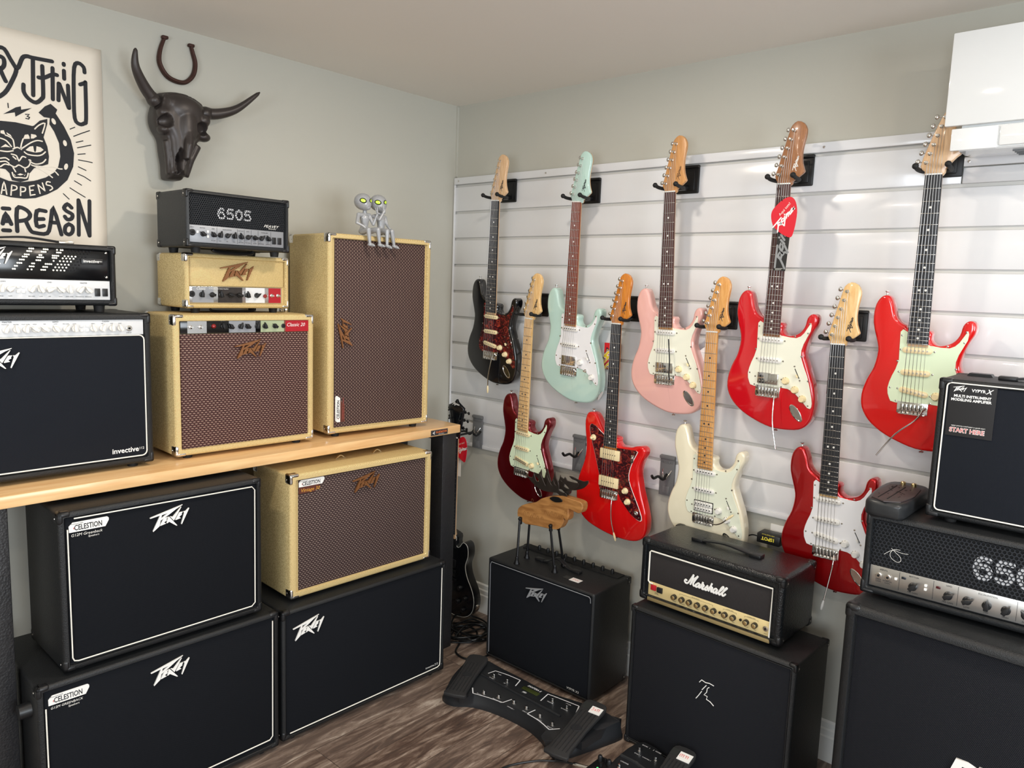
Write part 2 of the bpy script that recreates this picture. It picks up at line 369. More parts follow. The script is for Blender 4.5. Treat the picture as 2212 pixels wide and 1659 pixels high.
DATA = '''{"PV":[[[-0.5,0.085],[-0.474,0.098],[-0.051,0.196],[0.327,0.286],[0.322,0.271],[0.162,0.197],[-0.001,0.097],[-0.236,-0.029],[-0.266,-0.17],[-0.423,-0.286],[-0.432,-0.265],[-0.249,0.105],[-0.487,0.068]],[[-0.202,0.106],[-0.053,0.131],[-0.219,0.028]],[[-0.053,0.031],[-0.094,-0.023],[-0.073,-0.048],[-0.151,-0.096],[-0.099,-0.132],[-0.248,-0.167],[-0.252,-0.146],[-0.173,-0.01],[-0.146,0.023]],[[-0.04,0.033],[-0.021,0.027],[0.182,-0.241],[0.158,-0.247],[-0.024,-0.105],[-0.076,-0.135],[-0.091,-0.126]],[[-0.002,0.034],[0.072,0.011],[0.287,0.236],[0.295,0.225],[0.096,-0.097]],[[0.332,0.095],[0.295,0.039],[0.308,0.023],[0.233,-0.029],[0.278,-0.067],[0.14,-0.095],[0.137,-0.076],[0.23,0.077],[0.247,0.091]],[[0.345,0.095],[0.399,0.093],[0.484,0.168],[0.5,0.157],[0.299,-0.236],[0.277,-0.223],[0.366,0.05]]],"MS":[[[-0.439,-0.052],[-0.478,-0.037],[-0.5,-0.075],[-0.475,-0.105],[-0.435,-0.107],[-0.389,-0.053],[-0.29,0.128]],[[-0.29,0.128],[-0.325,-0.013],[-0.359,-0.113]],[[-0.359,-0.113],[-0.303,-0.002],[-0.185,0.122]],[[-0.185,0.122],[-0.254,0.008],[-0.292,-0.077],[-0.272,-0.118],[-0.24,-0.098],[-0.21,-0.053]],[[-0.141,-0.021],[-0.189,-0.041],[-0.23,-0.1],[-0.206,-0.124],[-0.163,-0.091],[-0.13,-0.028]],[[-0.125,-0.027],[-0.152,-0.103],[-0.129,-0.117],[-0.094,-0.07],[-0.057,0.03]],[[-0.057,0.03],[-0.059,-0.018],[-0.026,-0.029]],[[-0.026,-0.029],[-0.075,-0.106],[-0.057,-0.126],[-0.02,-0.11],[0.059,-0.009]],[[0.059,-0.009],[0.041,-0.05],[0.059,-0.081],[0.03,-0.121],[-0.003,-0.12]],[[0.03,-0.121],[0.075,-0.071],[0.104,-0.031]],[[0.079,-0.127],[0.156,0.067]],[[0.093,-0.092],[0.142,-0.03],[0.168,-0.027],[0.141,-0.092],[0.149,-0.121],[0.179,-0.101],[0.198,-0.064]],[[0.275,-0.021],[0.233,-0.028],[0.189,-0.088],[0.208,-0.128],[0.248,-0.09],[0.286,-0.028]],[[0.291,-0.026],[0.254,-0.099],[0.267,-0.126],[0.302,-0.095],[0.389,0.004],[0.422,0.06],[0.405,0.065],[0.368,0.013],[0.322,-0.088],[0.336,-0.125],[0.366,-0.106],[0.452,0.002],[0.5,0.058],[0.489,0.065],[0.451,0.017],[0.401,-0.085],[0.415,-0.126],[0.45,-0.105],[0.479,-0.066]]],"DZ":[[[-0.372,0.381],[-0.253,0.548],[-0.029,0.493],[0.186,0.535],[0.43,0.498]],[[0.024,0.368],[-0.197,0.041]],[[-0.209,-0.049],[-0.364,-0.327],[-0.5,-0.545]],[[0.184,0.322],[0.088,0.224],[0.068,0.02],[-0.066,-0.178],[0.119,-0.196],[0.078,-0.358],[0.3,-0.412],[0.5,-0.548]]],"TG":[[[-0.489,0.15],[-0.054,0.155]],[[-0.26,0.149],[-0.323,0.026],[-0.5,-0.12]],[[-0.18,0.046],[-0.248,0.1],[-0.316,0.017],[-0.203,0.008],[-0.127,0.047],[-0.226,-0.031],[-0.184,-0.049]],[[-0.003,0.055],[-0.083,0.09],[-0.153,0.013],[-0.062,-0.004],[0.036,0.04],[-0.179,-0.155],[-0.179,-0.089]],[[0.058,0.079],[-0.014,-0.031]],[[0.105,0.137],[0.102,0.123]],[[0.058,-0.021],[0.154,0.09]],[[0.127,0.057],[0.216,0.077],[0.141,-0.028]],[[0.196,0.036],[0.285,0.056],[0.221,-0.03],[0.294,-0.024]],[[0.431,0.067],[0.347,0.043],[0.322,-0.026],[0.431,0.001],[0.5,0.046],[0.435,-0.004],[0.472,-0.018]]],"PK":[[0.0045,0.0598],[-0.0131,0.0514],[-0.0328,0.0337],[-0.0439,0.0171],[-0.0441,-0.0034],[-0.0349,-0.0275],[-0.0138,-0.0468],[0.012,-0.0608],[0.0224,-0.061],[0.0278,-0.0527],[0.0333,-0.0259],[0.036,0.0141],[0.0291,0.0444],[0.0176,0.0583]],"PS":{"thick":[[[-1.7982,2.1267],[-1.7868,2.1294],[-1.7789,2.124],[-1.7788,2.1077],[-1.7867,2.0959],[-1.8,2.0883]],[[-1.7899,2.0979],[-1.7826,2.0776],[-1.7767,2.0643]],[[-1.7906,2.1538],[-1.7761,2.152],[-1.7624,2.128],[-1.75,2.107]],[[-1.75,2.107],[-1.7432,2.1104],[-1.7319,2.1388],[-1.7198,2.1458],[-1.7062,2.1449],[-1.6556,2.1465]],[[-1.7483,2.1074],[-1.7525,2.088],[-1.7744,2.0409],[-1.7917,2.0208],[-1.8017,2.0152]],[[-1.7055,2.1414],[-1.7088,2.0395]],[[-1.7325,2.0645],[-1.7325,2.044],[-1.7213,2.0276],[-1.7027,2.02],[-1.6865,2.0346],[-1.6823,2.0506],[-1.6819,2.1272]],[[-1.6928,2.0928],[-1.6788,2.0949],[-1.6553,2.1096],[-1.6437,2.1102]],[[-1.6549,2.1277],[-1.6575,2.0384]],[[-1.6243,2.1471],[-1.6244,2.1437]],[[-1.6245,2.127],[-1.6247,2.1039]],[[-1.6401,2.0871],[-1.6425,2.0385]],[[-1.6383,2.0865],[-1.6269,2.0542],[-1.6153,2.0215]],[[-1.6151,2.0866],[-1.6144,2.0217]],[[-1.5676,2.1349],[-1.5699,2.15],[-1.5845,2.1583],[-1.5962,2.142],[-1.6,2.0636],[-1.5997,1.9951],[-1.5872,1.9796],[-1.5739,1.984],[-1.5677,1.999],[-1.5662,2.1068]],[[-1.5662,2.1048],[-1.5811,2.0968]],[[-1.7996,1.707],[-1.7839,1.7074]],[[-1.8013,1.6448],[-1.7846,1.6451]],[[-1.802,1.6633],[-1.7931,1.6903],[-1.7806,1.6639]],[[-1.797,1.6709],[-1.7855,1.6719]],[[-1.766,1.6446],[-1.7643,1.7086],[-1.7445,1.7105],[-1.7311,1.696],[-1.7393,1.6807],[-1.7611,1.674]],[[-1.7437,1.6779],[-1.7319,1.6496],[-1.719,1.6433],[-1.6879,1.6443],[-1.6776,1.6762],[-1.6687,1.7191],[-1.6493,1.6434]],[[-1.6776,1.6774],[-1.6594,1.6777]],[[-1.6898,1.7092],[-1.7131,1.7074],[-1.7149,1.6644],[-1.696,1.666]],[[-1.713,1.6842],[-1.6963,1.6857]],[[-1.6184,1.7265],[-1.6296,1.736],[-1.6393,1.7245],[-1.6327,1.7151],[-1.6172,1.7065],[-1.6196,1.6937],[-1.6313,1.6901],[-1.638,1.6983]],[[-1.6277,1.6766],[-1.6373,1.6682],[-1.639,1.6517],[-1.6288,1.6449],[-1.6187,1.6533],[-1.6176,1.6698],[-1.6277,1.6766]],[[-1.6008,1.6457],[-1.5982,1.7513]],[[-1.5982,1.7513],[-1.584,1.6968],[-1.5701,1.6453]],[[-1.5699,1.6454],[-1.5669,1.752]]],"thin":[[[-1.6139,1.9602],[-1.6007,1.9679]],[[-1.6047,1.9406],[-1.582,1.9533],[-1.5591,1.9651]],[[-1.5983,1.9238],[-1.5793,1.9311]],[[-1.5954,1.9081],[-1.557,1.9221]],[[-1.5949,1.8888],[-1.5742,1.8934]],[[-1.5939,1.8723],[-1.5731,1.8715],[-1.5547,1.8698]],[[-1.5946,1.8517],[-1.5736,1.8438]],[[-1.5977,1.8305],[-1.5795,1.8241],[-1.5612,1.8137]],[[-1.6072,1.8081],[-1.588,1.7978]],[[-1.6208,1.7857],[-1.6002,1.7737],[-1.5788,1.7622]],[[-1.6396,1.7661],[-1.6244,1.7518]],[[-1.7741,2.0041],[-1.7736,1.9922]],[[-1.7309,1.9816],[-1.7215,1.9833],[-1.7269,1.9767],[-1.721,1.9749],[-1.7237,1.9697],[-1.7306,1.9703]]],"black":[[[-1.7873,1.972],[-1.7548,1.9967],[-1.7419,2.002],[-1.7415,1.9927],[-1.7138,2.0027],[-1.7568,1.9702],[-1.7579,1.9821]],[[-1.6516,1.9989],[-1.6302,1.9652],[-1.6132,1.9288],[-1.6054,1.8905],[-1.6092,1.8502],[-1.6269,1.8081],[-1.6556,1.7774],[-1.6833,1.7595],[-1.7149,1.745],[-1.7454,1.7398],[-1.7793,1.7405],[-1.804,1.7461],[-1.8242,1.7532],[-1.8219,1.8024],[-1.8019,1.7933],[-1.7815,1.7865],[-1.752,1.7865],[-1.7172,1.7944],[-1.6858,1.8081],[-1.6628,1.8257],[-1.6507,1.8445],[-1.6439,1.8749],[-1.6458,1.9138],[-1.6581,1.9458],[-1.6697,1.9643],[-1.6678,1.9827],[-1.6833,1.9823],[-1.6971,1.9928],[-1.6798,2.0139],[-1.664,2.0242],[-1.6466,2.0107]],[[-1.8153,1.9466],[-1.7948,1.9522],[-1.7574,1.9547],[-1.715,1.9516],[-1.7106,1.9535],[-1.6947,1.9706],[-1.6746,1.979],[-1.6752,1.9645],[-1.6867,1.9241],[-1.6778,1.899],[-1.6745,1.8704],[-1.6776,1.8481],[-1.6844,1.8448],[-1.7157,1.8308],[-1.7272,1.8148],[-1.7323,1.795],[-1.752,1.7865],[-1.7751,1.7896],[-1.7785,1.8081],[-1.7884,1.8186],[-1.8008,1.8193],[-1.8213,1.8165]]],"white":[[[-1.6536,1.9782],[-1.6521,1.9736],[-1.6522,1.9694],[-1.6539,1.9666],[-1.6567,1.9661],[-1.6598,1.9678],[-1.6625,1.9715],[-1.664,1.976],[-1.6639,1.9802],[-1.6623,1.9829],[-1.6595,1.9835],[-1.6564,1.9818]],[[-1.6249,1.9187],[-1.6244,1.9141],[-1.6254,1.9101],[-1.6275,1.9078],[-1.6303,1.9077],[-1.6329,1.91],[-1.6347,1.9139],[-1.6352,1.9185],[-1.6342,1.9225],[-1.6321,1.9249],[-1.6293,1.9249],[-1.6267,1.9227]],[[-1.624,1.847],[-1.6258,1.8423],[-1.6285,1.839],[-1.6315,1.8379],[-1.6339,1.8394],[-1.6351,1.8431],[-1.6348,1.8479],[-1.633,1.8525],[-1.6303,1.8559],[-1.6273,1.8569],[-1.6249,1.8555],[-1.6237,1.8518]],[[-1.7352,1.8806],[-1.724,1.8918],[-1.7152,1.8946],[-1.7136,1.8815],[-1.711,1.8766],[-1.7081,1.8823],[-1.7065,1.8955],[-1.6956,1.8938],[-1.6882,1.8878],[-1.6962,1.8805],[-1.7073,1.8772],[-1.7181,1.8772],[-1.731,1.8788]],[[-1.7981,1.8779],[-1.7853,1.8893],[-1.7731,1.8818],[-1.7856,1.8813]],[[-1.7403,1.9106],[-1.7355,1.9232],[-1.7269,1.9258],[-1.7239,1.9204],[-1.7231,1.9139]],[[-1.7204,1.915],[-1.7192,1.9283],[-1.7074,1.9279],[-1.7043,1.9236],[-1.7133,1.9162]],[[-1.796,1.9247],[-1.7877,1.9273],[-1.7841,1.9151],[-1.7963,1.9177]],[[-1.7817,1.9225],[-1.7716,1.9172],[-1.7677,1.9108],[-1.7799,1.917]],[[-1.7283,1.8147],[-1.7227,1.8185],[-1.7074,1.8211],[-1.6943,1.8191],[-1.6858,1.8093],[-1.7083,1.798],[-1.7314,1.792]],[[-1.801,1.8145],[-1.7886,1.815],[-1.7777,1.8011],[-1.7731,1.7875],[-1.7896,1.7914],[-1.8019,1.7945]],[[-1.768,1.8083],[-1.7629,1.803],[-1.7671,1.8037]],[[-1.7596,1.807],[-1.752,1.8116],[-1.7425,1.8093],[-1.7522,1.8056]],[[-1.7381,1.8122],[-1.7405,1.8059],[-1.7426,1.8056]]],"wl":[[[-1.7469,1.8812],[-1.7369,1.8898],[-1.7191,1.9045],[-1.7036,1.9122],[-1.691,1.9119]],[[-1.7387,1.8741],[-1.7293,1.8684],[-1.7054,1.8683],[-1.6921,1.8739],[-1.684,1.8824]],[[-1.7479,1.881],[-1.7452,1.8956],[-1.7403,1.9106]],[[-1.7637,1.8833],[-1.7659,1.9041],[-1.776,1.9118],[-1.7842,1.9139]],[[-1.797,1.9037],[-1.7828,1.899],[-1.7709,1.8845]],[[-1.7985,1.8686],[-1.782,1.8687],[-1.7672,1.8733]],[[-1.7995,1.8475],[-1.787,1.8505],[-1.7789,1.8458]],[[-1.7999,1.8381],[-1.7874,1.841],[-1.7793,1.8363]],[[-1.8005,1.824],[-1.7899,1.8325],[-1.7795,1.8316]],[[-1.7719,1.8632],[-1.7594,1.8604],[-1.7536,1.847],[-1.7446,1.8602],[-1.7361,1.859]],[[-1.768,1.8567],[-1.7609,1.8507]],[[-1.7794,1.8339],[-1.765,1.8277],[-1.7542,1.8351],[-1.7395,1.8288],[-1.7285,1.8362],[-1.7235,1.8513],[-1.7278,1.8531]],[[-1.7258,1.8486],[-1.7108,1.8435],[-1.693,1.8496],[-1.6837,1.8606]],[[-1.7218,1.8396],[-1.6939,1.8289],[-1.6679,1.8104]],[[-1.7154,1.838],[-1.6802,1.8393],[-1.6666,1.8436],[-1.6487,1.8386],[-1.6407,1.839]],[[-1.6804,1.8331],[-1.6626,1.8306],[-1.6517,1.8198]],[[-1.7693,1.8259],[-1.7635,1.8148]],[[-1.7396,1.8276],[-1.7378,1.8182]],[[-1.772,1.8113],[-1.7673,1.7989],[-1.7514,1.7997],[-1.7364,1.8005],[-1.7315,1.8143]],[[-1.7089,1.9443],[-1.6975,1.957],[-1.6818,1.9646],[-1.6896,1.9357]],[[-1.767,1.8781],[-1.7563,1.8844],[-1.7459,1.8801]],[[-1.8019,1.7487],[-1.7938,1.7814],[-1.7884,1.7478]],[[-1.7989,1.7584],[-1.7889,1.7596]],[[-1.7747,1.7755],[-1.778,1.7466]],[[-1.7747,1.7755],[-1.7632,1.7733],[-1.7635,1.7649],[-1.7753,1.7599]],[[-1.7525,1.7733],[-1.7536,1.7481]],[[-1.7526,1.7729],[-1.7408,1.7718],[-1.7423,1.7621],[-1.7532,1.7589]],[[-1.7298,1.7772],[-1.7283,1.7508]],[[-1.7298,1.7772],[-1.7177,1.7811]],[[-1.7293,1.7652],[-1.7205,1.7675]],[[-1.7283,1.7516],[-1.7162,1.7551]],[[-1.7078,1.7847],[-1.7028,1.7597]],[[-1.7078,1.7847],[-1.6896,1.769]],[[-1.6954,1.7911],[-1.6896,1.769]],[[-1.6747,1.796],[-1.683,1.7962],[-1.6849,1.7874],[-1.6733,1.7852],[-1.6687,1.7783],[-1.6761,1.7718]]]},"MB":[[0.6617,0.6406],[0.6735,0.6564],[0.6977,0.6715],[0.7499,0.6895],[0.7731,0.7074],[0.7963,0.7203],[0.8347,0.7333],[0.8802,0.7447],[0.9254,0.7437],[0.9697,0.7412],[0.9805,0.7315],[0.9805,0.7133],[0.9722,0.6992],[0.9577,0.6959],[0.9353,0.6999],[0.9166,0.7018],[0.9176,0.6836],[0.9168,0.6648],[0.908,0.6535],[0.8962,0.6615],[0.8951,0.6473],[0.8832,0.6226],[0.8647,0.6087],[0.8262,0.6024],[0.7586,0.5987],[0.7058,0.5923],[0.6803,0.6025],[0.6734,0.6156],[0.663,0.6132]],"A1":[[0.8993,0.7445],[0.8653,0.7418],[0.8496,0.7493],[0.8032,0.7441],[0.7674,0.746],[0.7428,0.7567],[0.7177,0.7707],[0.6985,0.7876],[0.7251,0.7849],[0.7342,0.8057],[0.7435,0.7822],[0.7579,0.7756],[0.7599,0.8138],[0.7768,0.7952],[0.7941,0.7673],[0.801,0.7844],[0.8017,0.8095],[0.8146,0.7871],[0.8289,0.7745],[0.8314,0.7998],[0.84,0.783],[0.8499,0.7788],[0.8546,0.7983],[0.8616,0.775],[0.8603,0.7624],[0.8797,0.7572],[0.8948,0.7574]],"A2":[[0.8914,0.7505],[0.8834,0.758],[0.898,0.7673],[0.9051,0.7749],[0.8894,0.7869],[0.862,0.8028],[0.8593,0.8162],[0.8767,0.8104],[0.8858,0.8168],[0.8958,0.8066],[0.9183,0.805],[0.9368,0.8058],[0.9479,0.805],[0.9449,0.7923],[0.9309,0.7803],[0.9093,0.7666],[0.9063,0.7537]],"A3":[[0.8941,0.7622],[0.9186,0.792],[0.9069,0.8019],[0.8879,0.8043],[0.8741,0.8139],[0.8911,0.8142],[0.9101,0.8102],[0.9289,0.8079],[0.9474,0.807],[0.9654,0.8137],[0.9643,0.8013],[0.9488,0.7829],[0.9237,0.7699]],"EAR":[[0.8259,0.7259],[0.8428,0.7357],[0.8695,0.7384],[0.887,0.7315],[0.8856,0.7235],[0.8593,0.7161],[0.8399,0.718]],"SK":[[-1.3655,2.1091],[-1.3171,2.12],[-1.2726,2.1141],[-1.2373,2.0972],[-1.2274,2.075],[-1.233,2.0547],[-1.2153,2.0239],[-1.2235,2.003],[-1.2395,1.9809],[-1.2657,1.9525],[-1.2815,1.9212],[-1.2923,1.8858],[-1.3022,1.8459],[-1.3233,1.8409],[-1.3479,1.8402],[-1.355,1.8488],[-1.3565,1.8865],[-1.3627,1.9281],[-1.3667,1.965],[-1.3827,1.9903],[-1.3915,2.0165],[-1.3907,2.0443],[-1.3805,2.0785],[-1.3752,2.1025]],"J1":{"pel":[-0.7568,-0.321,1.7181],"waist":[-0.753,-0.321,1.736],"chest":[-0.7539,-0.323,1.7613],"neck":[-0.7531,-0.323,1.7805],"neck2":[-0.7548,-0.325,1.7929],"head":[-0.764,-0.325,1.8189],"chin":[-0.7572,-0.345,1.7982],"sL":[-0.7823,-0.325,1.7714],"eL":[-0.7991,-0.338,1.7412],"wL":[-0.7834,-0.348,1.7328],"hL":[-0.7753,-0.353,1.7262],"sR":[-0.7344,-0.325,1.7726],"eR":[-0.7297,-0.343,1.7405],"wR":[-0.7228,-0.353,1.7711],"hR":[-0.7188,-0.353,1.7794],"f1":[-0.7322,-0.355,1.7987],"f2":[-0.7222,-0.353,1.8005],"f3":[-0.7253,-0.365,1.7863],"hpL":[-0.7658,-0.325,1.7141],"kL":[-0.7685,-0.365,1.7178],"aL":[-0.7619,-0.365,1.6709],"tL":[-0.7488,-0.378,1.6605],"hpR":[-0.7337,-0.325,1.7166],"kR":[-0.7254,-0.365,1.7212],"aR":[-0.7175,-0.365,1.6722],"tR":[-0.703,-0.378,1.6601],"e1":[-0.7831,-0.352,1.82],"e2":[-0.7501,-0.346,1.8217],"mouth":[-0.7614,-0.353,1.8045]},"J2":{"pel":[-0.6824,-0.325,1.7205],"waist":[-0.6806,-0.325,1.7385],"chest":[-0.681,-0.325,1.7596],"neck":[-0.6833,-0.325,1.7772],"neck2":[-0.688,-0.328,1.7896],"head":[-0.6967,-0.328,1.8209],"chin":[-0.6915,-0.348,1.7949],"sL":[-0.7203,-0.333,1.7704],"eL":[-0.7212,-0.368,1.758],"wL":[-0.7086,-0.371,1.7797],"hL":[-0.7047,-0.371,1.788],"sR":[-0.6647,-0.328,1.7707],"eR":[-0.6642,-0.341,1.7427],"wR":[-0.6649,-0.355,1.7309],"hR":[-0.6604,-0.36,1.7263],"f1":[-0.7099,-0.372,1.8065],"f2":[-0.7028,-0.375,1.7928],"f3":[-0.7053,-0.373,1.7895],"hpL":[-0.6848,-0.328,1.7186],"kL":[-0.6848,-0.367,1.7194],"aL":[-0.685,-0.367,1.671],"tL":[-0.6721,-0.381,1.6555],"hpR":[-0.6639,-0.328,1.7186],"kR":[-0.6629,-0.367,1.7195],"aR":[-0.6525,-0.367,1.6714],"tR":[-0.6393,-0.381,1.6574],"e1":[-0.7204,-0.356,1.8201],"e2":[-0.6882,-0.35,1.8224],"mouth":[-0.7034,-0.355,1.8031]}}'''
# ---------------- the room ----------------
def m_wall(name, c, amt=.03):
    return mat(name, c, .75, bump=(260, .12), var=(amt, 1.2))
WALLM = m_wall('wall_paint', '#bdbbb0'); CEILM = m_wall('ceiling_paint', '#ece6dd')
def m_floor():
    m, nt, b = nmat('vinyl_plank'); v, x, y, z = xyz(nt)
    br = nt.nodes.new('ShaderNodeTexBrick'); nt.links.new(v, br.inputs[0])
    br.inputs['Scale'].default_value = 1; br.inputs['Brick Width'].default_value = 1.15; br.inputs['Row Height'].default_value = .152
    br.inputs['Mortar Size'].default_value = .0012; br.offset = .37
    br.inputs[1].default_value = (0, 0, 0, 1); br.inputs[2].default_value = (1, 1, 1, 1); br.inputs['Mortar'].default_value = (.5, .5, .5, 1)
    rnd = MN(nt, 'MULTIPLY', br.outputs['Color'], 7.3)
    cb = nt.nodes.new('ShaderNodeCombineXYZ')
    nt.links.new(MN(nt, 'MULTIPLY', x, 2.3), cb.inputs[0]); nt.links.new(MN(nt, 'MULTIPLY', y, 13), cb.inputs[1]); nt.links.new(rnd, cb.inputs[2])
    def noi(sc, det, dist):
        n = nt.nodes.new('ShaderNodeTexNoise'); n.inputs['Scale'].default_value = sc; n.inputs['Detail'].default_value = det
        n.inputs['Distortion'].default_value = dist; n.inputs['Roughness'].default_value = .65; nt.links.new(cb.outputs[0], n.inputs['Vector']); return n.outputs['Fac']
    cr = nt.nodes.new('ShaderNodeValToRGB'); nt.links.new(noi(2.2, 10, .9), cr.inputs[0]); e = cr.color_ramp.elements
    e[0].position = .33; e[0].color = srgb('#3d302a'); e[1].position = .70; e[1].color = srgb('#cbbdae')
    for p_, c_ in ((.44, '#5b483e'), (.52, '#7a675a'), (.60, '#9b897b')):
        k = e.new(p_); k.color = srgb(c_)
    n2 = noi(6, 6, 1.2)
    c = mixc(nt, MN(nt, 'MULTIPLY', MN(nt, 'GREATER_THAN', n2, .58), .45), cr.outputs[0], srgb('#4a342b'))
    c = mixc(nt, MN(nt, 'MULTIPLY', br.outputs['Color'], .25), c, srgb('#908379'))
    c = mixc(nt, MN(nt, 'MULTIPLY', br.outputs['Fac'], .8), c, srgb('#2c2420'))
    nt.links.new(c, b.inputs['Base Color']); b.inputs['Roughness'].default_value = .42
    bumpn(nt, n2, b, .15, .001); return m
FLOORM = m_floor(); TRIMM = mat('trim_white', '#e9e8e2', .35)
def struct(name, mb, m, **k):
    o = mb.build(name, m, **k); o['kind'] = 'structure'; return o
XL, YF = -4.3, -5.1
struct('floor', MB().box(((XL+.1)/2, YF/2, -.05), (-XL+.3, -YF+.3, .1)), FLOORM, smooth=False)
struct('ceiling', MB().box(((XL+.1)/2, YF/2, H+.05), (-XL+.3, -YF+.3, .1)), CEILM, smooth=False)
struct('wall_left', MB().box(((XL+.1)/2, .05, H/2), (-XL+.2, .1, H)), WALLM, smooth=False)
struct('wall_right', MB().box((.062, YF/2, H/2), (.1, -YF, H)), WALLM, smooth=False)
def holed(name, along, a0, a1, const, h0, h1, z0, z1, wx):
    mb = MB()
    def bb(p0, p1, q0, q1):
        c, d = (p0+p1)/2, p1-p0; e, f = (q0+q1)/2, q1-q0
        if along == 'x': mb.box((c, const, e), (d, .1, f))
        else: mb.box((const, c, e), (.1, d, f))
    bb(a0, h0, 0, H); bb(h1, a1, 0, H); bb(h0, h1, 0, z0); bb(h0, h1, z1, H)
    struct(name, mb, WALLM, smooth=False)
    f = MB(); t = .05
    for p0, p1, q0, q1 in ((h0, h0+t, z0, z1), (h1-t, h1, z0, z1), (h0, h1, z0, z0+t), (h0, h1, z1-t, z1), ((h0+h1)/2-.02, (h0+h1)/2+.02, z0, z1)):
        c, d = (p0+p1)/2, p1-p0; e, g = (q0+q1)/2, q1-q0
        if along == 'x': f.box((c, const, e), (d, .07, g))
        else: f.box((const, c, e), (.07, d, g))
    struct(wx, f, TRIMM, smooth=False)
holed('wall_front', 'x', XL, .012, YF-.05, -2.9, -1.1, .72, 1.98, 'window_1')
holed('wall_back', 'y', YF, 0, XL-.05, -3.7, -2.1, .72, 1.98, 'window_2')
# baseboards with a stepped profile
def baseboard(name, p0, p1, nrm):
    prof = [(0, 0), (.016, 0), (.016, .085), (.012, .09), (.012, .108), (.007, .113), (.007, .132), (0, .138)]
    mb = MB(); L = []
    for p in (p0, p1): L.append([(p[0]+nrm[0]*a, p[1]+nrm[1]*a, h) for a, h in prof])
    mb.loft(L); return struct(name, mb, TRIMM, smooth=False)
baseboard('baseboard_right', (.012, 0), (.012, YF), (-1, 0))
baseboard('baseboard_left', (XL, 0), (0, 0), (0, -1))
struct('trim_1', MB().box((.007, -.004, 2.18), (.010, .008, .31)), WALLM, smooth=False)

LENS = mat('lamp_lens', (1, .86, .68), .5, emit=9)
for i, (x, y, pw) in enumerate(DOWNLIGHTS):
    r = tag(empty('recessed_downlight', loc=(x, y, H)), 'round recessed ceiling light with white trim', 'ceiling light', 'recessed ceiling lights')
    MB().lathe([(.058, -.004), (.075, -.004), (.08, 0), (.058, 0)], seg=28).build('trim_ring', WHITE, r)
    MB().cyl((0, 0, -.003), (0, 0, 0), .056, seg=28).build('lens', LENS, r)

# ---------------- slatted wall panels ----------------
PVC = mat('white_pvc', '#e3e4e6', .2, coat=.35, bump=(7, .10), var=(.02, 3))
PVCD = mat('slot_shadow_backing', '#c9c8c4', .5)
r = tag(empty('slat_wall_panel', loc=(0, 0, 0)), 'white slatted wall panel that holds the hanging guitars', 'slat wall')
zs = [1.988 - .12*k for k in range(10)] + [.7855]
def board(mb, ya, yb, zt, zb): mb.box((.003, (ya+yb)/2, (zt-.011+zb)/2), (.0075, yb-ya, zt-.011-zb), bev=.0022)
YA, YM = -4.9, -2.069
sb = MB(); board(sb, YM, -.004, zs[0], zs[1]); board(sb, YA, YM-.003, 1.914+.009, zs[1])
for zt, zb in zip(zs[1:], zs[2:]): board(sb, YA, -.004, zt, zb)
sb.build('slat_boards', PVC, r, thr=60)
bk = MB(); bk.box((.009, (YM-.004)/2, (zs[0]+zs[1])/2), (.004, -.004-YM, zs[0]-zs[1])); bk.box((.009, (YA-.004)/2, (zs[1]+zs[-1])/2), (.004, -.004-YA, zs[1]-zs[-1])); bk.build('backing', PVCD, r, smooth=False)
for ya, yb, zr, hr, scr in ((YM, -.004, 2.0035, .031, [-.035, -.55, -1.16, -1.68]), (YA, YM-.003, 1.927, .026, [-2.086, -2.5])):
    rl = MB().box((-.001, (ya+yb)/2, zr), (.012, yb-ya, hr), bev=.003).build('top_rail', PVC, r)
    for yy in scr: MB().lathe([(.0002, -.0022), (.0038, -.0016), (.0042, 0)], (-.0068, yy, zr), axis='x', seg=12).build('screw', STEEL, rl)
MB().box((-.002, (YA-.004)/2, zs[-1]+.009), (.010, -.004-YA, .018), bev=.003).build('bottom_trim', PVC, r)
MB().box((-.002, -.008, (zs[0]+zs[-1])/2), (.010, .008, zs[0]-zs[-1]), bev=.002).build('end_trim', PVC, r)

# ---------------- air conditioner ----------------
ACM = mat('glossy_white_casing', '#eceeee', .08, coat=.4); ACG = mat('casing_seam', '#6b6e70', .6)
ac = tag(empty('air_conditioner', loc=(0, -2.06, 1.926)), 'glossy white wall mounted air conditioner at the top right corner', 'air conditioner')
W_ = .86
mb = MB(); prof = [(.01, .012), (-.12, -.0), (-.185, .0), (-.19, .004), (-.19, .058), (-.182, .06), (-.182, .285), (-.02, .3), (.01, .3)]
mb.loft([[(x, y, z) for x, z in prof] for y in (-.036, -W_+.036)]); mb.build('casing', ACM, ac, smooth=False)
MB().box((-.1925, -W_/2, .181), (.016, W_+.004, .235), bev=.004).build('front_panel', ACM, ac)
MB().box((-.1905, -.052-.016, .029), (.012, .105, .056), bev=.003).build('end_cover', ACM, ac)
MB().box((-.1905, -.125-(W_-.25)/2, .031), (.012, W_-.25, .050), bev=.003).build('louver_flap', ACM, ac)
MB().box((-.1905, -W_+.068, .029), (.012, .105, .056), bev=.003).build('end_cover', ACM, ac)
m_ = MB()
for k in range(4): m_.box((-.06-.03*k, -W_/2, .003-.0012*k), (.004, W_-.3, .006))
m_.build('air_outlet', ACG, ac)

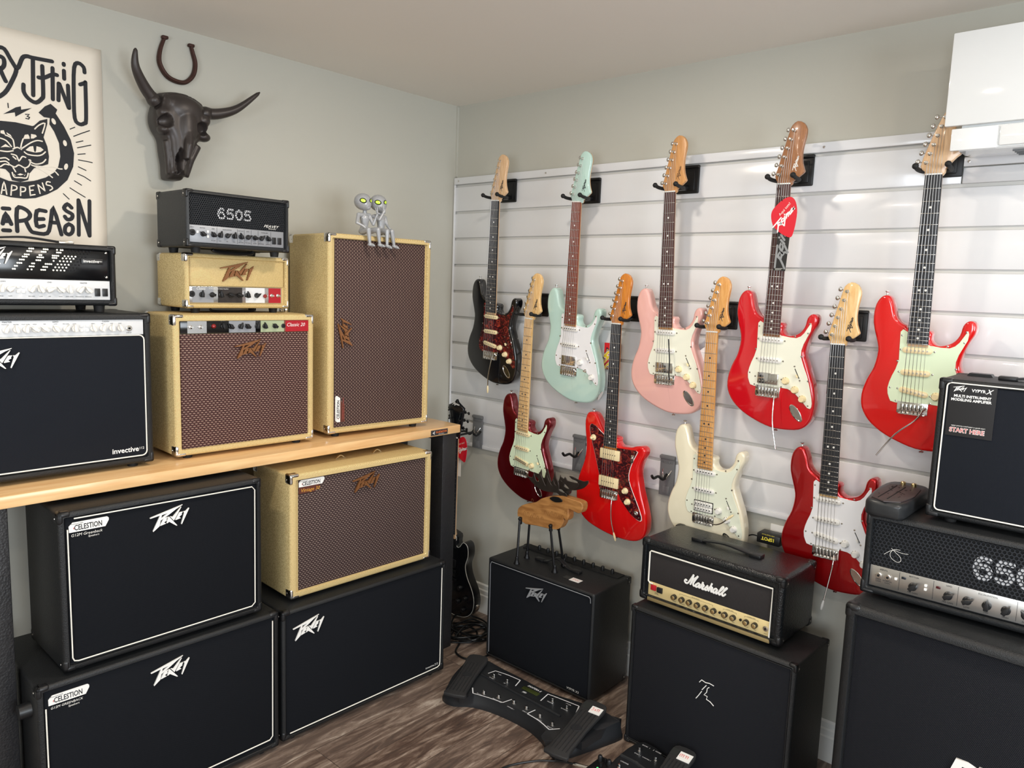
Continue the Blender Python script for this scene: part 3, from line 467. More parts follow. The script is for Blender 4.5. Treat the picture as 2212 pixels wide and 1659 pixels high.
# ---------------- workbench ----------------
MAPLE = m_wood('maple_benchtop', '#dfae76', '#f0ca94', 'x', 5, 9, .3, .2)
HAMMER = m_tolex('hammered_black_steel', '#232325', 180, .8, .42)
wb = tag(empty('workbench', loc=(-1.246, -.215, 0)), 'long workbench with thick maple top and black steel legs carrying amplifiers', 'workbench')
MB().box((0, 0, .9495), (1.826, .41, .033), bev=.003).build('tabletop', MAPLE, wb)
for lx in (-.718, .873):
    for ly in (-.1475, .155):
        l = MB().box((lx, ly, .466), (.075, .075, .932), bev=.004).build('leg', HAMMER, wb)
    MB().box((lx, 0, .915), (.06, .25, .03), bev=.003).build('cross_beam', HAMMER, wb)
lb = MB().box((.795, -.2058, .9485), (.09, .0012, .022)).build('maker_label', INK, wb, smooth=False)
fr = strokes('label_border', [[(-.044, -.010), (.044, -.010), (.044, .010), (-.044, .010), (-.044, -.010)]], .0012, T(.795, -.2066, .9485) @ FRONT, STEEL, lb, sm=1)
text('label_lettering', 'GLADIATOR', .0115, T(.805, -.2067, .950) @ FRONT, mat('orange_print', '#d86a2c', .6), lb, bold=.0003, sx=.93)
text('label_lettering', 'garage outfitters', .0045, T(.805, -.2067, .9425) @ FRONT, WHITE, lb)
strokes('label_emblem', [[(-.026+.0, .006), (-.036, 0), (-.026, -.006)], [(-.026, .002), (-.031, 0), (-.026, -.002)]], .0016, T(.795, -.2067, .9485) @ FRONT, WHITE, lb, sm=1)

# ---------------- amplifier cabinets ----------------
D_ = json.loads(DATA)
def rr(x0, z0, x1, z1, r, y, n=4):
    out = []; r = max(r, .0004)
    for cx, cz, a0 in ((x1-r, z1-r, 0), (x0+r, z1-r, 90), (x0+r, z0+r, 180), (x1-r, z0+r, 270)):
        for k in range(n+1):
            a = rad(a0 + 90*k/n); out.append((cx + r*cos(a), y, cz + r*sin(a)))
    return out
class Amp:
    def __init__(s, name, side, x, y, w, d, h, yaw, z, label, cat, group=None):
        q = rad(yaw); c, sn = cos(q), sin(q)
        a = Vector((c, sn, 0)) if side == 'L' else Vector((sn, -c, 0)); b = Vector((-sn, c, 0)) if side == 'L' else Vector((c, sn, 0))
        p = Vector((x, y, z)) + a*w/2 + b*d/2
        s.r = tag(empty(name, loc=p, rz=q if side == 'L' else q - pi/2), label, cat, group); s.w, s.d, s.h = w, d, h
    def L(s, u): return u - s.w/2
    @property
    def f(s): return -s.d/2
    def shell(s, m, t=.02, rec=.012, r=.009, rc=.009):
        w, d, h = s.w, s.d, s.h; mb = MB(); lo = []
        def lp(ins, y, rad_): lo.append(rr(-w/2+ins, ins, w/2-ins, h-ins, rad_, y))
        lp(t, -d/2+rec, .003); lp(t, -d/2+.003, .003); lp(t-.002, -d/2, .004)
        for k in range(4):
            a = pi/2*k/3; lp(r*(1-sin(a)), -d/2 + r*(1-cos(a)), rc*(1-.4*cos(a)))
        for k in range(4):
            a = pi/2*(3-k)/3; lp(r*(1-sin(a)), d/2 - r*(1-cos(a)), rc*(1-.4*cos(a)))
        mb.loft(lo); mb.build('cabinet_shell', m, s.r); s.t = t; s.rec = rec; return s
    def baffle(s, u0, z0, u1, z1, m, y=.006, name='grille_cloth', bev=.003):
        return MB().box((s.L((u0+u1)/2), s.f+y+.004, (z0+z1)/2), (u1-u0, .008, z1-z0), bev=bev).build(name, m, s.r)
    def piping(s, u0, z0, u1, z1, r=.0019, rc=.012, y=.004, m=None, name='piping'):
        L = [(p[0], s.f+y, p[2]) for p in rr(s.L(u0), z0, s.L(u1), z1, rc, 0)]
        return MB().tube(L, r, 8, closed=True).build(name, m or PIPE, s.r)
    def corners(s, m, sz=.034, t=.018, which='FB', e=.0009, r=.008):
        base = None
        for fb in which:
            for sx in (-1, 1):
                for sz_ in (0, 1):
                    mb = MB(); X = sx*(s.w/2+e); Y = (s.f-e) if fb == 'F' else (s.d/2+e); Zz = -e if sz_ == 0 else s.h+e
                    dx, dy, dz = -sx, (1 if fb == 'F' else -1), (1 if sz_ == 0 else -1)
                    def bx(a, b_, c): mb.box((X+dx*a/2, Y+dy*b_/2, Zz+dz*c/2), (a, b_, c), bev=r, seg=3)
                    bx(t, sz, sz); bx(sz, sz*.8, t)
                    c = mb.build('corner_protector', m, s.r)
                    sc = MB(); sc.ball((X-dx*.0006+dx*0, Y+dy*sz*.62, Zz+dz*sz*.55), .0028, 1, (.5, 1, 1))
                    sc.build('screw', NICK if m is not PLAST else STEEL, c)
        return s
    def feet(s, hh, r=.016, m=None, ins=.05):
        for sx in (-1, 1):
            for sy in (-1, 1):
                MB().cyl((sx*(s.w/2-ins), sy*(s.d/2-ins*.7), -hh), (sx*(s.w/2-ins), sy*(s.d/2-ins*.7), .001), r*.85, r).build('foot', m or RUB, s.r)
        return s
    def handle(s, L=.2, m=None, wd=.026, hh=.016, capm=None, y=0.0):
        m = m or RUB
        P = smooth_path([(-L/2+.01, y, s.h+.004), (-L/2+.05, y, s.h+.009), (0, y, s.h+hh), (L/2-.05, y, s.h+.009), (L/2-.01, y, s.h+.004)], 4)
        mb = MB()
        mb.loft([[Vector(p)+Vector((0, a*wd/2, b*.0028)) for a, b in ((-1, -1), (1, -1), (1, .6), (.8, 1), (-.8, 1), (-1, .6))] for p in P])
        o = mb.build('handle', m, s.r)
        for sx in (-1, 1): MB().box((sx*(L/2-.008), y, s.h+.005), (.04, wd+.004, .011), bev=.003).build('handle_end', capm or m, o)
        return s
    def logo(s, u, z, wd, m, ang=0, y=.005, ext=.0018, name='logo'):
        P = [[(q[0]*wd, q[1]*wd) for q in g] for g in D_['PV']]
        return fill(name, P, T(s.L(u), s.f+y-.004, z) @ FRONT @ Matrix.Rotation(rad(ang), 4, 'Z'), m, s.r, ext)
    def txt(s, body, u, z, size, m, par=None, y=.0, name='lettering', **k):
        return text(name, body, size, T(s.L(u), s.f+y, z) @ FRONT @ Matrix.Rotation(rad(k.pop('ang', 0)), 4, 'Z'), m, par or s.r, **k)
    def fx(s, u, z, y=0.0): return T(s.L(u), s.f+y, z) @ FRONT

def badge(A, u0, z0, wd, hgt, sub, subm, ang=0, y=.0015, y2=None, bgm=None):
    """white pointed loudspeaker badge; u0,z0 its lower left, sub lines below it"""
    Mx = T(A.L(u0), A.f+y, z0) @ FRONT @ Matrix.Rotation(rad(ang), 4, 'Z')
    r_ = hgt*.35
    pl = [(0, 0), (wd*.9, 0), (wd*.99, hgt*.62), (wd*.99, hgt*.85), (wd*.95, hgt), (r_, hgt), (0, hgt-r_)]
    b = fill('speaker_badge', [pl], Mx, WHITE, A.r, .0008)
    text('badge_lettering', 'CELESTION', hgt*.78, Mx @ T(wd*.475, hgt*.40, .0012), INK, b, sx=.98*wd/(hgt*5.6), bold=.0004)
    fill('badge_arrow', [[(wd*.105, hgt*.4), (wd*.125, hgt*.56), (wd*.125, hgt*.24)]], Mx @ T(0, 0, .0014), mat('red_print', '#c22a2a', .5), b)
    text('badge_lettering', 'Powered with', hgt*.2, Mx @ T(wd*.2, hgt*.84, .0012), INK, b)
    if bgm: fill('badge_ground', [[(0, -hgt*1.0), (wd*.62, -hgt*1.0), (wd*.8, -hgt*.1), (wd*.8, 0), (0, 0)]], Mx @ T(0, 0, -.0004), bgm, b)
    for t_, sz, dx, dz, sh in sub: text('badge_lettering', t_, sz, Mx @ T(dx, dz, .0006), subm, b, align='LEFT', shear=sh)
    return b

_k = {}
def knob_mesh(kind, r, h):
    key = (kind, r, h)
    if key not in _k:
        mb = MB()
        if kind == 'chicken':
            mb.lathe([(r*.95, 0), (r*.95, h*.3), (r*.75, h*.42)], axis='-y', seg=16)
            mb.puck([(-r*.45, -r*.9), (r*.45, -r*.9), (r*.5, r*.3), (0, r*1.6), (-r*.5, r*.3)], h*.3, h, .0012, mp=lambda x, y, z: (x, -z, y))
        elif kind == 'gold':
            mb.lathe([(r, 0), (r, h*.75), (r*.96, h*.85), (r*.82, h*.9)], axis='-y', seg=18)
            mb.mi = 1; mb.lathe([(r*.8, h*.89), (r*.8, h*.95), (r*.6, h), (0.0005, h)], axis='-y', seg=18)
        else:
            mb.lathe([(r*1.1, 0), (r*1.1, h*.18), (r*.82, h*.3), (r*.78, h*.92), (r*.66, h), (0.0005, h)], axis='-y', seg=18)
            mb.mi = 1; mb.box((0, -h*.98, r*.4), (r*.16, h*.1, r*.6))
        o = mb.build('tmp', PLAST); _k[key] = o.data; bpy.data.objects.remove(o)
    return _k[key]
def knob(par, A, u, z, kind='round', r=.0075, h=.014, mats=None, ang=0, y=.004, name='control_knob'):
    me = knob_mesh(kind, r, h); mats = mats or [PLAST, PARCH]
    key = (kind, r, h, tuple(m.name for m in mats or ()))
    if mats:
        if key not in _k:
            me = remat(me.copy(), mats)
            _k[key] = me
        me = _k[key]
    o = obj(name, me, par); o.matrix_local = T(A.L(u), A.f+y, z) @ Matrix.Rotation(rad(ang), 4, 'Y'); return o
def jack(par, A, u, z, r=.006, m=None, y=.004):
    MB().lathe([(r*1.25, 0), (r*1.25, .002), (r, .0025), (r, .004), (r*.55, .004), (r*.5, .0025), (.0005, .0025)], (A.L(u), A.f+y, z), axis='-y', seg=16).build('input_jack', m or NICK, par)
    MB().cyl((A.L(u), A.f+y-.0042, z), (A.L(u), A.f+y, z), r*.42).build('jack_hole', DARK, par)
def panel(A, u0, z0, u1, z1, m, y=.004, name='control_panel'):
    return MB().box((A.L((u0+u1)/2), A.f+y+.003, (z0+z1)/2), (u1-u0, .006, z1-z0), bev=.001).build(name, m, A.r)
def chip(par, A, u, z, w, h, m, name='switch', y=.003, dp=.003):
    return MB().box((A.L(u), A.f+y, z), (w, dp, h), bev=.0008).build(name, m, par)
def ticks(par, A, us, z, s=.006, m=None, y=.0035, words=None, name='panel_lettering'):
    for i, u in enumerate(us): text(name, (words or ['VOL'])[i % len(words or [1])], s, A.fx(u, z, y), m or INK, par)

AMP = dict
# 1 large black cabinet with round-edged white piping, floor, right under the bench
A = Amp('speaker_cabinet', 'L', -1.218, -.522, .708, .36, .449, -1.64, .015, 'black speaker cabinet on the floor under the tweed and brown cabinet, plain black cloth', 'speaker cabinet')
A.shell(TOLEX, .014, .008).feet(.015); A.baffle(.016, .016, .692, .433, CLOTH); A.corners(PLAST)
MB().tube([(A.L(.028), A.f+.001, .021), (A.L(.672), A.f+.001, .021), (A.L(.684), A.f+.001, .026), (A.L(.686), A.f+.001, .04), (A.L(.686), A.f+.001, .425)], .0019, 8).build('piping', PIPE, A.r)
A.logo(.098, .372, .118, WHITE); A.txt('invective.212', .645, .036, .012, WHITE, y=.0015)
# 2 tweed 2x12 on it
A = Amp('speaker_cabinet', 'L', -1.159, -.477, .602, .25, .425, -1.98, .476, 'cream tweed speaker cabinet with brown grille under the workbench top', 'speaker cabinet')
A.shell(TWEED, .022, .012).feet(.010); A.baffle(.035, .018, .578, .402, OXD, y=.010); A.corners(CHROME, .036, .014)
A.logo(.300, .355, .115, BRASS, y=.006, ext=.003)
badge(A, .036, .377, .098, .023, [('Vintage 30', .017, .006, -.013, .25)], mat('amber_print', '#e0a040', .5), y=.008, bgm=mat('brown_label', '#5a2d20', .6))
for ux in (.26, .42): MB().tube(smooth_path([(A.L(ux)-.02, -.02, A.h), (A.L(ux), -.02, A.h+.012), (A.L(ux)+.02, -.02, A.h)], 4), .003, 6).build('handle_bracket', CHROME, A.r)
# 3 lower left, 4 upper left
A = Amp('speaker_cabinet', 'L', -1.915, -.517, .682, .36, .463, -.94, .015, 'black white-piped speaker cabinet on the floor below the other one with the same badge', 'speaker cabinet')
A.shell(TOLEX, .016, .008).feet(.015); A.baffle(.017, .018, .665, .446, CLOTH); A.corners(PLAST)
MB().tube([(A.L(.020), A.f+.001, .40), (A.L(.020), A.f+.001, .05), (A.L(.024), A.f+.001, .036), (A.L(.036), A.f+.001, .031), (A.L(.648), A.f+.001, .035), (A.L(.658), A.f+.001, .045), (A.L(.660), A.f+.001, .437)], .0019, 8).build('piping', PIPE, A.r)
A.logo(.337, .392, .111, WHITE); badge(A, .027, .405, .098, .026, [('G12M GREENBACK', .009, .004, -.009, .2), ('Speakers', .0075, .045, -.018, .2)], PARCH, y=.0045)
MB().cyl((-A.w/2-.028, -.12, .385), (-A.w/2+.002, -.12, .385), .019, .022).build('side_knob', PLAST, A.r)
A = Amp('speaker_cabinet', 'L', -1.845, -.502, .566, .28, .432, -.74, .488, 'black white-piped speaker cabinet stacked upper left under the workbench', 'speaker cabinet')
A.shell(TOLEX, .016, .008).feet(.009); A.baffle(.017, .018, .550, .415, CLOTH); A.corners(PLAST)
MB().tube([(A.L(.022), A.f+.001, .385), (A.L(.022), A.f+.001, .036), (A.L(.026), A.f+.001, .027), (A.L(.036), A.f+.001, .024), (A.L(.530), A.f+.001, .026), (A.L(.541), A.f+.001, .036), (A.L(.543), A.f+.001, .398), (A.L(.534), A.f+.001, .409), (A.L(.038), A.f+.001, .412)], .0018, 8).build('piping', PIPE, A.r)
A.logo(.283, .364, .111, WHITE); badge(A, .026, .375, .098, .026, [('G12M Greenback', .0105, .004, -.009, .2), ('Speakers', .0075, .045, -.018, .2)], PARCH, y=.0045)
# 5 tall tweed cabinet standing on its side
A = Amp('speaker_cabinet', 'L', -.912, -.327, .450, .29, .718, -4.86, .981, 'tall tweed speaker cabinet stood on end at the right end of the bench', 'speaker cabinet')
A.shell(TWEED, .018, .012).feet(.015); A.baffle(.030, .020, .428, .700, OXV, y=.010); A.corners(CHROME, .036, .014)
A.logo(.070, .365, .108, BRASS, ang=90, y=.006, ext=.003)
badge(A, .055, .040, .098, .020, [('GREENBACK Speakers', .0085, .008, -.012, .1)], mat('dull_red_print', '#b0524a', .5), ang=90, y=.008, bgm=mat('brown_label', '#5a2d20', .6))
# 6 tweed combo
KM = [PLAST, WHITE]
A = Amp('combo_amplifier', 'L', -1.460, -.324, .481, .235, .437, -2.08, .978, 'tweed combo amplifier with brown grille and multicoloured control strip', 'guitar amplifier')
A.shell(TWEED, .020, .012).feet(.012); A.baffle(.023, .020, .465, .378, OX, y=.008); A.corners(CHROME, .036, .014)
P = panel(A, .024, .379, .462, .424, mat('black_gloss', '#0d0d0f', .15), y=.005)
for u, wd, m in ((.075, .060, mat('chrome_strip', (.6, .6, .6), .2, .9)), (.222, .09, GREYP), (.33, .09, mat('pale_green_panel', '#a9b491', .4)), (.415, .092, mat('red_panel', '#a91523', .3))):
    MB().box((A.L(u), A.f+.0045, .4015), (wd, .001, .044)).build('panel_section', m, P, smooth=False)
for u in (.157, .183, .215, .239, .272, .299, .335): knob(P, A, u, .399, 'chicken', .0085, .014, ang=random.uniform(-60, 60))
for u in (.055, .085): MB().lathe([(.006, 0), (.006, .003), (.003, .004), (.002, .013), (.003, .015)], (A.L(u), A.f+.004, .399), axis='-y', seg=12).build('toggle_switch', CHROME, P)
MB().ball((A.L(.126), A.f+.001, .401), .0075, 2).build('pilot_lamp', mat('red_lens', '#8c1418', .1, coat=1), P); jack(P, A, .366, .399, m=PLAST)
A.txt('Classic 20', .412, .402, .017, WHITE, P, y=.0035, shear=.3)
for u, t_ in ((.157, 'REVERB'), (.183, 'VOL'), (.215, 'TREBLE'), (.245, 'MID'), (.272, 'BASS'), (.085, 'STBY')): A.txt(t_, u, .418, .005, PARCH, P, y=.0035)
A.logo(.247, .326, .108, BRASS, y=.004, ext=.003)
h_ = MB().tube(smooth_path([(A.w/2-.02, A.d/2-.08, A.h), (A.w/2-.02, A.d/2-.08, A.h+.018), (A.w/2-.02, A.d/2-.05, A.h+.018), (A.w/2-.02, A.d/2-.05, A.h)], 3), .007, 8).build('handle_bracket', CHROME, A.r)
# 7 tweed head
A = Amp('amplifier_head', 'L', -1.382, -.244, .368, .202, .173, .28, 1.431, 'tweed amplifier head with chrome corners on top of the tweed combo', 'amplifier head')
A.shell(TWEED, .014, .016).feet(.016, .015, ins=.045); A.baffle(.017, .071, .350, .160, TWEED, y=.008, name='front_board'); A.corners(CHROME, .030, .013)
P = panel(A, .017, .017, .345, .069, mat('chrome_strip', (.6, .6, .6), .2, .9), y=.012)
for u, wd, m in ((.062, .07, GREYP), (.155, .085, mat('dark_flame_panel', '#3b3633', .3, .5, var=(.5, 60))), (.245, .07, mat('white_panel', '#dfe1e3', .35)), (.318, .046, mat('red_panel', '#a91523', .3))):
    MB().box((A.L(u), A.f+.0115, .043), (wd, .001, .05)).build('panel_section', m, P, smooth=False)
jack(P, A, .025, .045, .008, PLAST, y=.011)
for u in (.057, .092, .122, .156, .187, .216, .249): knob(P, A, u, .043, 'chicken', .009, .014, ang=random.uniform(-90, 90), y=.011)
MB().ball((A.L(.279), A.f+.008, .041), .007, 2).build('pilot_lamp', mat('red_lens', '#8c1418', .1, coat=1), P)
for u in (.305, .329): MB().lathe([(.006, 0), (.006, .003), (.003, .004), (.002, .013), (.003, .015)], (A.L(u), A.f+.011, .043), axis='-y', seg=12).build('toggle_switch', CHROME, P)
A.txt('Classic', .055, .062, .011, WHITE, P, y=.0105, shear=.3); A.txt('20 Watt All Tube Guitar Amplifier', .115, .0625, .0048, WHITE, P, y=.0105)
A.logo(.175, .120, .118, BRASS, y=.006, ext=.003)
MB().tube(smooth_path([(-.08, A.f+.05, -.004), (-.06, A.f+.05, -.012), (.06, A.f+.05, -.012), (.08, A.f+.05, -.004)], 4), .004, 8).build('bottom_cable', BLACKM, A.r)

HEXM = mat('hex_grille', '#2b2e33', .45, .4); HEXB = mat('hex_grille_back', '#0b0d10', .8)
def seg_digits(body, wd, hgt):
    S = {'6': [(.85, .93, .5, 1), (.5, 1, .12, .8), (.12, .8, .05, .35), (.05, .35, .3, .02), (.3, .02, .75, .02), (.75, .02, .95, .28), (.95, .28, .75, .56), (.75, .56, .3, .58), (.3, .58, .1, .45)],
         '5': [(.9, .97, .2, .97), (.2, .97, .15, .55), (.15, .55, .6, .62), (.6, .62, .93, .4), (.93, .4, .85, .1), (.85, .1, .45, 0), (.45, 0, .05, .1)],
         '0': [(.5, 1, .12, .8), (.12, .8, .05, .5), (.05, .5, .12, .2), (.12, .2, .5, 0), (.5, 0, .88, .2), (.88, .2, .95, .5), (.95, .5, .88, .8), (.88, .8, .5, 1)]}
    out = []; n = len(body); cw = wd/n
    for i, ch in enumerate(body):
        P = [S[ch][0][:2]] + [s[2:] for s in S[ch]]
        out.append([((i + a*.74 + .13)*cw - wd/2, (b-.5)*hgt) for a, b in P])
    return out
def hexgrille(A, u0, z0, u1, z1, p, segs, su, sz, sw, y=.008, umax=None):
    bk = MB().box((A.L((u0+u1)/2), A.f+y+.006, (z0+z1)/2), (u1-u0, .004, z1-z0)).build('grille_back', HEXB, A.r, smooth=False)
    mb = MB(); wt = MB(); dz = p*.866; nrow = int((z1-z0)/dz)
    for j in range(nrow+1):
        zc = z0 + dz*.5 + j*dz
        if zc > z1-dz*.3: break
        for i in range(int((u1-u0)/p)+1):
            uc = u0 + p*.5 + i*p + (p/2 if j % 2 else 0)
            if uc > u1-p*.3: break
            X = A.L(uc); Y = A.f+y
            o = [(X + p*.577*cos(rad(30+60*k)), Y, zc + p*.577*sin(rad(30+60*k))) for k in range(6)]
            n_ = [(X + p*.44*cos(rad(30+60*k)), Y, zc + p*.44*sin(rad(30+60*k))) for k in range(6)]
            q = [(X + p*.40*cos(rad(30+60*k)), Y+.0028, zc + p*.40*sin(rad(30+60*k))) for k in range(6)]
            mb.vf(o+n_+q, [(k, (k+1) % 6, 6+(k+1) % 6, 6+k) for k in range(6)] + [(6+k, 6+(k+1) % 6, 12+(k+1) % 6, 12+k) for k in range(6)])
    mb.build('hex_mesh', HEXM, A.r, smooth=False)
    nm_ = mat('silver_print', '#e4e5e8', .35) if p < .008 else mat('grey_silver_print', '#b4b6ba', .4)
    for dg in segs: strokes('number_lettering', [dg], sw, T(A.L(su), A.f+y+.0012, sz) @ FRONT, nm_, A.r, sm=3)
# 8 small black head on top
A = Amp('amplifier_head', 'L', -1.411, -.321, .350, .204, .171, .22, 1.620, 'small black amplifier head with hexagon grille on top of the tweed head', 'amplifier head')
A.shell(m_tolex('grey_black_tolex', '#2a2c2e', 420, .5), .011, .014).feet(.016, .015, ins=.04); A.corners(PLAST, .026, .010)
hexgrille(A, .011, .068, .339, .160, .0068, seg_digits('6505', .118, .029), .160, .108, .0062)
P = panel(A, .011, .015, .333, .067, GREYP, y=.009)
jack(P, A, .021, .044, .008, PLAST, y=.008)
for u, z in ((.037, .046), (.070, .049), (.070, .034)): chip(P, A, u, z, .007, .008, WHITE, 'push_button', y=.007)
for u in (.054, .088, .110, .134, .157, .180, .204, .228, .251, .275): knob(P, A, u, .041, 'chicken', .0082, .013, ang=random.uniform(-80, 60), y=.008)
for u in (.297, .317): chip(P, A, u, .036, .013, .022, PLAST, 'rocker_switch', y=.007)
for u, t_ in ((.021, 'INPUT'), (.054, 'RHYTHM'), (.088, 'LEAD'), (.134, 'EQUALIZATION'), (.180, 'RHYTHM'), (.204, 'LEAD'), (.263, 'POWER AMP')): A.txt(t_, u, .059, .0042, INK, P, y=.0082)
for u, t_ in ((.088, 'PRE GAIN'), (.110, 'LOW'), (.134, 'MID'), (.157, 'HIGH'), (.180, 'POST GAIN'), (.204, 'POST GAIN'), (.228, 'REVERB'), (.251, 'RESONANCE'), (.275, 'PRESENCE')): A.txt(t_, u, .023, .0034, INK, P, y=.0082)
for u in (.100, .168, .192, .216, .240, .286): MB().box((A.L(u), A.f+.0088, .041), (.0006, .0006, .046)).build('panel_line', INK, P, smooth=False)
A.txt('PEAVEY', .285, .081, .012, PARCH, y=.0065, shear=.4, sx=1.3); A.txt('Electronics', .29, .074, .006, PARCH, y=.0065)
MB().tube(smooth_path([(-.07, A.f+.05, -.003), (-.05, A.f+.05, -.010), (.05, A.f+.05, -.010), (.07, A.f+.05, -.003)], 4), .006, 8).build('bottom_strap', BLACKM, A.r)
# 9 black combo with white panel
A = Amp('combo_amplifier', 'L', -2.127, -.326, .600, .262, .442, -.48, .978, 'large black combo amplifier with white control strip at the left of the bench', 'guitar amplifier')
A.shell(TOLEX, .018, .010).feet(.012); A.corners(PLAST, .034, .016); A.baffle(.018, .020, .584, .378, CLOTHB, y=.004)
A.piping(.024, .023, .580, .379, rc=.014, y=.003)
WP = mat('white_panel', '#dfe1e3', .35)
P = panel(A, .020, .381, .580, .425, WP, y=.006); WK = [PARCH, GREYP]
for u in (.05, .08, .11, .14, .17, .205, .236, .26, .282, .303, .326, .352, .377, .398, .445, .469, .494, .516): knob(P, A, u, .4, 'chicken', .0088, .015, [PARCH], ang=random.uniform(-70, 70), y=.005)
for u in (.415, .430):
    for z in (.395, .408): chip(P, A, u, z, .008, .007, WHITE, 'push_button', y=.004)
jack(P, A, .540, .399, .0065, y=.005)
for u, t_, s_ in ((.24, 'MASTER', .006), (.352, 'LEAD', .006), (.478, 'CLEAN', .006), (.540, 'INPUT', .005)): A.txt(t_, u, .4195 if t_ != 'INPUT' else .386, s_, INK, P, y=.0055)
for u, t_ in ((.236, 'PRESENCE'), (.26, 'REVERB'), (.282, 'POST GAIN'), (.303, 'HIGH'), (.326, 'MID'), (.352, 'LOW'), (.377, 'PRE GAIN'), (.398, 'GATE'), (.445, 'HIGH'), (.469, 'MID'), (.494, 'LOW'), (.516, 'GAIN')): A.txt(t_, u, .4135, .0036, INK, P, y=.0055)
A.logo(.213, .325, .100, WHITE, y=.002)
A.txt('invective', .520, .044, .021, WHITE, y=.0032, bold=.0004); A.txt('112', .565, .045, .010, WHITE, y=.0032)
# 10 black head on it
A = Amp('amplifier_head', 'L', -2.003, -.292, .400, .20, .168, .02, 1.440, 'black amplifier head with lit perforated front and white panel at the left edge', 'amplifier head')
A.shell(TOLEX, .014, .014).feet(.019, .015, ins=.04); A.corners(PLAST, .026, .012); A.handle(.22, RUB, .02, .014, NICK)
A.baffle(.014, .071, .386, .155, mat('black_gloss', '#0d0d0f', .15), y=.010, name='front_board')
P = panel(A, .014, .016, .384, .069, WP, y=.009)
for u in (.03, .05, .075, .095, .117, .137, .186, .208, .229, .256, .278, .304, .326): knob(P, A, u, .042, 'chicken', .009, .015, [PARCH], ang=random.uniform(-70, 70), y=.008)
for u in (.155, .167):
    for z in (.036, .049): chip(P, A, u, z, .008, .008, WHITE, 'push_button', y=.007)
for u in (.350, .370): chip(P, A, u, .037, .014, .022, PLAST, 'rocker_switch', y=.007)
for u, t_ in ((.12, 'CLEAN'), (.23, 'LEAD'), (.315, 'MASTER')): A.txt(t_, u, .062, .005, INK, P, y=.0082)
for u, t_ in ((.117, 'HIGH'), (.137, 'GAIN'), (.186, 'PRE GAIN'), (.208, 'LOW'), (.229, 'MID'), (.256, 'HIGH'), (.278, 'POST GAIN'), (.304, 'RESONANCE'), (.326, 'PRESENCE')): A.txt(t_, u, .024, .0036, INK, P, y=.0082)
lit, dk = MB(), MB()
def slot(mb, u, z, w_=.0052, h_=.0040):
    mb.lathe([(h_*.5, 0), (h_*.5, .0012), (.0002, .0012)], (A.L(u), A.f+.0098, z), axis='-y', seg=8)
rows = [(.150, .186, 3), (.143, .181, 3), (.134, .175, 3), (.128, .170, 3), (.120, .163, 3), (.111, .157, 3), (.103, .151, 2), (.095, .146, 2)]
for z, u, n in rows:
    for c_, off in ((0, 0), (1, .034), (2, .066)):
        for k in range(n+ (1 if c_ else 0)): slot(lit if (c_ == 0 or random.random() < .75) else dk, u + off + k*.0045, z)
    for k in range(7): slot(lit if (z < .14 and k < 4) else dk, u + .095 + k*.009 if u + .095 + k*.009 < .36 else .3, z)
lit.build('lit_perforations', mat('lit_hole', (1, .93, .75), .5, emit=2.2), A.r); dk.build('perforations', HEXB, A.r)
chip(A.r, A, .339, .1225, .056, .015, PLAST, 'name_plate', y=.009, dp=.004); A.txt('invective', .336, .123, .0115, WHITE, y=.0065, bold=.0002); A.txt('MH', .360, .123, .006, WHITE, y=.0065)
A.logo(.103, .127, .085, WHITE, y=.008)
for u, z in ((.376, .148), (.376, .080)): MB().ball((A.L(u), A.f+.008, z), .0038, 1, (1, .6, 1)).build('screw', NICK, A.r)

# 11 black combo with moose on it
A = Amp('combo_amplifier', 'R', -.301, -.569, .529, .25, .422, .38, .012, 'black combo amplifier on the floor with a wooden moose on its top', 'guitar amplifier')
A.shell(TOLEX, .010, .008).feet(.012); A.baffle(.011, .011, .519, .411, CLOTH, y=.003)
MB().tube([(A.L(.019), A.f-.0005, .02), (A.L(.014), A.f-.0005, .395), (A.L(.02), A.f-.0005, .407), (A.L(.505), A.f-.0005, .407), (A.L(.512), A.f-.0005, .402), (A.L(.514), A.f-.0005, .385)], .0014, 6).build('piping', GREYP, A.r)
A.corners(PLAST, .03, .010, 'B')
A.logo(.260, .345, .105, mat('grey_logo', '#8e9093', .4), y=.0)
A.txt('VYPYR X3', .452, .022, .013, PARCH, y=.0005)
A.handle(.20, PLAST, .020, .034)
rb = MB().box((0, A.d/2-.035, A.h+.001), (A.w-.05, .05, .004)).build('rear_panel', DARK, A.r, smooth=False)
for k in range(9):
    MB().lathe([(.007, 0), (.007, .014), (.0055, .018), (.0005, .019)], (-.17+.046*k, A.d/2-.035, A.h+.003), seg=12).build('control_knob', PLAST, rb)
s_ = MB().box((A.L(.40), A.f+.06, A.h+.001), (.045, .03, .0008)).build('price_sticker', WHITE, A.r, smooth=False)
strokes('handwriting', [[(-.015, .004), (-.008, .006), (-.012, -.004)], [(-.004, .005), (0, -.003), (.003, .005)], [(.007, .004), (.009, -.004), (.014, .004)]], .0012, T(A.L(.40), A.f+.06, A.h+.0016), mat('red_ink', '#d8433e', .6), s_)
MB().box((A.L(.36), A.f+.06, A.h+.001), (.03, .026, .0006)).build('maker_sticker', mat('dark_sticker', '#2b2d2c', .4), A.r, smooth=False)

